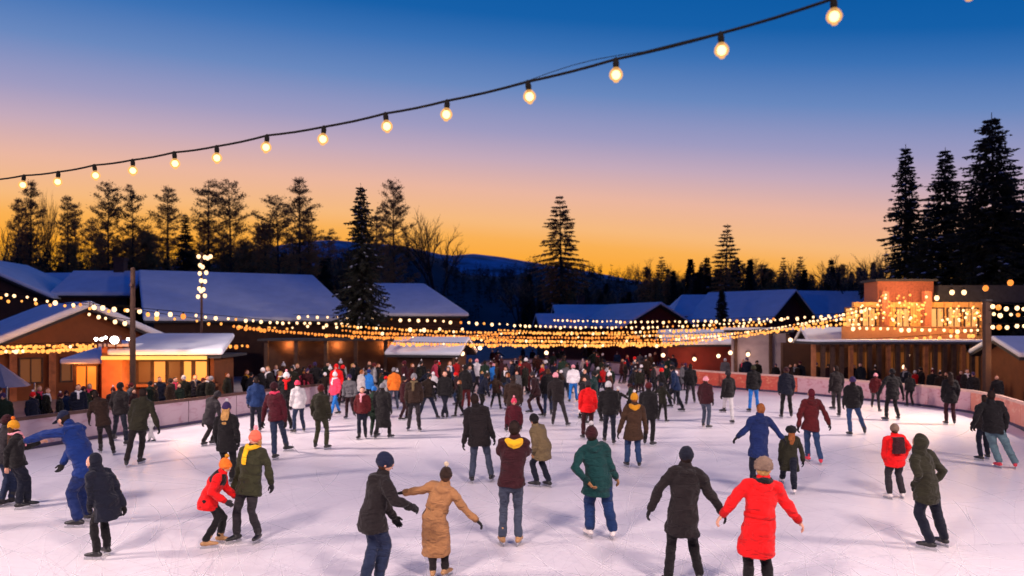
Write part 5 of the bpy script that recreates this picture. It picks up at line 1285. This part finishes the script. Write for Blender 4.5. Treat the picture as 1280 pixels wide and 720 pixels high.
SC.cycles.use_adaptive_sampling = True; SC.cycles.adaptive_threshold = .02
# ------------------------------------------------------------------ the crowd: a few poses, copied with clothes of their own
PROT = []
for i, kw in enumerate([dict(phi=0, jac=('black', 'hip'), hat=('beanie', 'grey')), dict(phi=0, jac=('black', 'thigh'), hat=('pompom', 'grey', 'white'), longhair=True), dict(phi=0, jac=('black', 'hip'), hat=None, slean=.25),
                        dict(phi=0, jac=('black', 'hip'), hat=('beanie', 'grey'), lean=14, lift=(.16, 0)), dict(phi=0, jac=('black', 'knee'), hat=('beanie', 'grey'), wide=1.1), dict(phi=0, jac=('black', 'hip'), hat=None, longhair=True, scarf='red', wide=1.05),
                        dict(phi=0, jac=('black', 'hip'), hat=('beanie', 'grey'), L=((631, 464), (624, 468)), R=((649, 465), (655, 470)), slean=-.2), dict(phi=0, jac=('black', 'hip'), hat=('pompom', 'grey', 'white'), lean=24, lift=(0, .1), slean=.2),
                        dict(phi=0, jac=('black', 'thigh'), hat=None, lean=8, slean=-.3, hood='down', headyaw=35)]):
    fx = ((632, 500), (649, 501)) if i in (6, 7) else ((634, 500), (645, 501)) if i in (0, 2, 3) else ((636, 500), (644, 500.6))
    r = person('prototype', fx, H=1.75, lod=0, local=i+1, root=thing('person', (0, 0, 0), 'p', 'person'), **kw); r.location = (0, 0, 0)
    PROT.append(r)
run_remesh()
for r in PROT:
    for ch in list(r.children):
        if ch.name.split('.')[0] in ('eye', 'mouth'): bpy.data.objects.remove(ch)
        else: ch.matrix_parent_inverse.identity()
USED = {}
def setmat(o, m):
    o.material_slots[0].link = 'OBJECT'; o.material_slots[0].material = m
WORD = dict(offblack='black', brownblack='dark brown', darknavy='dark navy', darkred='dark red', darkolive='dark olive', lightgrey='pale grey', darkbrown='dark brown', midblue='blue', hotpink='hot pink', sky='bright blue', royal='royal blue', greyjeans='grey', deepteal='teal')
def wd(c): return WORD.get(c, c)
NP = [0]
def place(px, py, H, phi, k, jc, tc, hc, place_txt, group, rs, z=0., shared=None):
    src = PROT[k]
    g = G(px, py)
    if NP[0] < len(PROT) and False: pass
    r = copy_tree(src)
    NP[0] += 1
    r.location = (g.x, g.y, z); r.rotation_euler = (0, 0, math.radians(-phi)); r.scale = (H/1.75,)*3
    for ch in r.children:
        b = ch.name.split('.')[0]
        if b in ('jacket', 'coat'): setmat(ch, cloth(C[jc])); coat = b
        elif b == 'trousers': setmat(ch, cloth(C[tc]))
        elif b == 'hat':
            setmat(ch, cloth(C[hc]))
        elif b == 'hair': setmat(ch, surf('hair_'+hc, C[hc], rough=.5, var=.35, scale=25, bump=.4, bscale=60) if hc.startswith('hair') or hc in ('blond', 'ginger') else surf('hair_hairbrown', C['hairbrown'], rough=.5, var=.35, scale=25, bump=.4, bscale=60))
        elif b == 'scarf': setmat(ch, cloth(C[rs.choice(['red', 'hotpink', 'white', 'mustard', 'grey'])]))
        elif b == 'glove': setmat(ch, cloth(C['black']))
    head = {0: 'beanie', 1: 'bobble hat', 2: 'hair', 3: 'beanie', 4: 'beanie', 5: 'long hair', 6: 'beanie', 7: 'bobble hat', 8: 'hair'}[k]
    hw_ = hc.replace('hair', '') if 'hair' in hc else wd(hc)
    lab = f"{wd(jc)} {'long coat' if k == 4 else 'coat' if k in (1, 8) else 'jacket'}, {wd(tc)} trousers, {hw_} {head}, {place_txt}"
    if not shared:
        if lab in USED: return bpy.data.objects.remove_tree(r) if False else (USED.__setitem__(lab, USED[lab]+1), tag(r, lab, 'person', group))
        USED[lab] = 1
    tag(r, lab, 'person', group)
    return r
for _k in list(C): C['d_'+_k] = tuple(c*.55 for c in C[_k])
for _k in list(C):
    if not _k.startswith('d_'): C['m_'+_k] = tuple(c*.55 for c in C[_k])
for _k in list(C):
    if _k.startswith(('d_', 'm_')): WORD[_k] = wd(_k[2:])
dark = ['black', 'offblack', 'charcoal', 'darknavy', 'maroon', 'darkbrown', 'darkolive', 'green', 'navy', 'brown']
bright = ['red', 'darkred', 'darkred', 'hotpink', 'lightgrey', 'white', 'red', 'midblue', 'teal', 'grey', 'burgundy', 'burgundy']
trs = ['black', 'darknavy', 'charcoal', 'jeans', 'bluejeans', 'offblack', 'maroon', 'greyjeans']
hats = ['black', 'darkred', 'lightgrey', 'charcoal', 'grey', 'maroon', 'darknavy', 'burgundy', 'black', 'purple', 'red', 'darkbrown', 'white']
hairs = ['hairbrown', 'hairdark', 'blond', 'ginger']
rs = random.Random(21)
combos = set()
def rand_person(px, py, Hr, phis, pb, txt, group, kset=(0, 1, 2, 3, 4, 5, 6, 7, 8)):
    for _ in range(60):
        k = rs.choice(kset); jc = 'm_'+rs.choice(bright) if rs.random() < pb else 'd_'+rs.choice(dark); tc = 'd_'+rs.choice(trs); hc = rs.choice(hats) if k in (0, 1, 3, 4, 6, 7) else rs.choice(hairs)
        key = (wd(jc), wd(tc), wd(hc), {1: 'c', 4: 'l', 8: 'c'}.get(k, 'j'), k in (1, 7), k == 5, txt)
        if key not in combos: combos.add(key); break
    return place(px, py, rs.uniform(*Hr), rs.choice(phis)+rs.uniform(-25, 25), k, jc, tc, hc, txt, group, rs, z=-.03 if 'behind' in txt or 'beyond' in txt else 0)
# far ice, centre
taken = []
def free(px, py, dmin):
    for (a, b) in taken:
        if abs(a-px) < dmin and abs(b-py) < 6: return False
    taken.append((px, py)); return True
n = 0
while n < 80:
    py = 466+34*rs.random()**1.3; px = rs.uniform(575, 862)
    Y = CH*F/(py-HZ)
    x = (px-640)/F*Y
    xl = np.interp(Y, [34, 39.5, 46, 57], [-5, -2.2, -1.6, -1.2]); xr = np.interp(Y, [34, 40.5, 45, 52, 58], [14, 10.5, 8.6, 6.6, 4.6])
    if not (xl < x < xr) or not free(px, py, 3): continue
    if Y < 36 and 600 < px < 640: continue
    n += 1
    rand_person(px, py, (1.05, 1.62), (0, 180, 90, 40, -60, -90), .30, 'in the far ice crowd', 'skaters in the far crowd')
n = 0
while n < 24:
    py = rs.uniform(498, 530); px = rs.uniform(430, 850)
    if not free(px, py, 9) or any(abs(px-a) < 9 and abs(py-b) < 10 for a, b in ((555, 523), (517, 539), (597, 603), (700, 533), (477, 549), (735, 550), (762, 555), (641, 540), (810, 557), (716, 503))): continue
    n += 1; rand_person(px, py, (1.2, 1.8), (0, 180, 60, -60, 90, -90), .3, 'mid ice among the skaters', 'skaters around the middle of the ice', (0, 1, 2, 3, 6, 7, 8, 6, 3))
# beyond the far edge
n = 0
while n < 24:
    px = rs.uniform(470, 850); Y = rs.uniform(60, 66) if 590 < px < 760 else rs.uniform(47, 54); py = HZ+CH*F/Y
    if not free(px, py, 5): continue
    n += 1; rand_person(px, py, (1.45, 1.66), (180, 150, 210), .2, 'beyond the far barrier', 'onlookers beyond the far barrier')
# left far cluster
n = 0
while n < 46:
    px = rs.uniform(325, 590); t = (px-325)/265; py = rs.uniform(499-8*t, 511-14*t)
    if not free(px, py, 4): continue
    n += 1; rand_person(px, py, (1.3, 1.72), (180, 150, 0, 60), .28, 'in the left ice edge crowd', 'crowd on the far left of the ice')
# behind the left barrier
n = 0
while n < 30:
    px = rs.uniform(-15, 318); Yb = np.interp((px-640)/F, [-.64, -.512, -.393, -.32], [20.6, 23.6, 26.4, 29]); Y = Yb+rs.uniform(.9, 2.6); py = HZ+CH*F/Y
    if not free(px, py, 4): continue
    n += 1; rand_person(px, py, (1.25, 1.6), (120, 150, 90), .08, 'behind the pale left barrier', 'onlookers behind the left barrier', (0, 1, 2, 4, 5))
# behind the right barrier
n = 0
while n < 24:
    px = rs.uniform(862, 1262); Yb = np.interp(px, [862, 911, 995, 1060, 1141, 1200, 1270], [44, 41, 38.6, 36, 33.2, 31, 27.8]); Y = Yb+rs.uniform(.9, 2.4); py = HZ+CH*F/Y
    if abs(px-1236) < 8 or not free(px, py, 4): continue
    n += 1; rand_person(px, py, (1.3, 1.65), (210, 190, 240), .12, 'behind the right barrier', 'onlookers behind the right barrier', (0, 1, 2, 4, 5))
for r in PROT:
    for ch in list(r.children):
        for g in list(ch.children): bpy.data.objects.remove(g)
        bpy.data.objects.remove(ch)
    bpy.data.objects.remove(r)
# tidy names: Blender's own suffix for repeats only
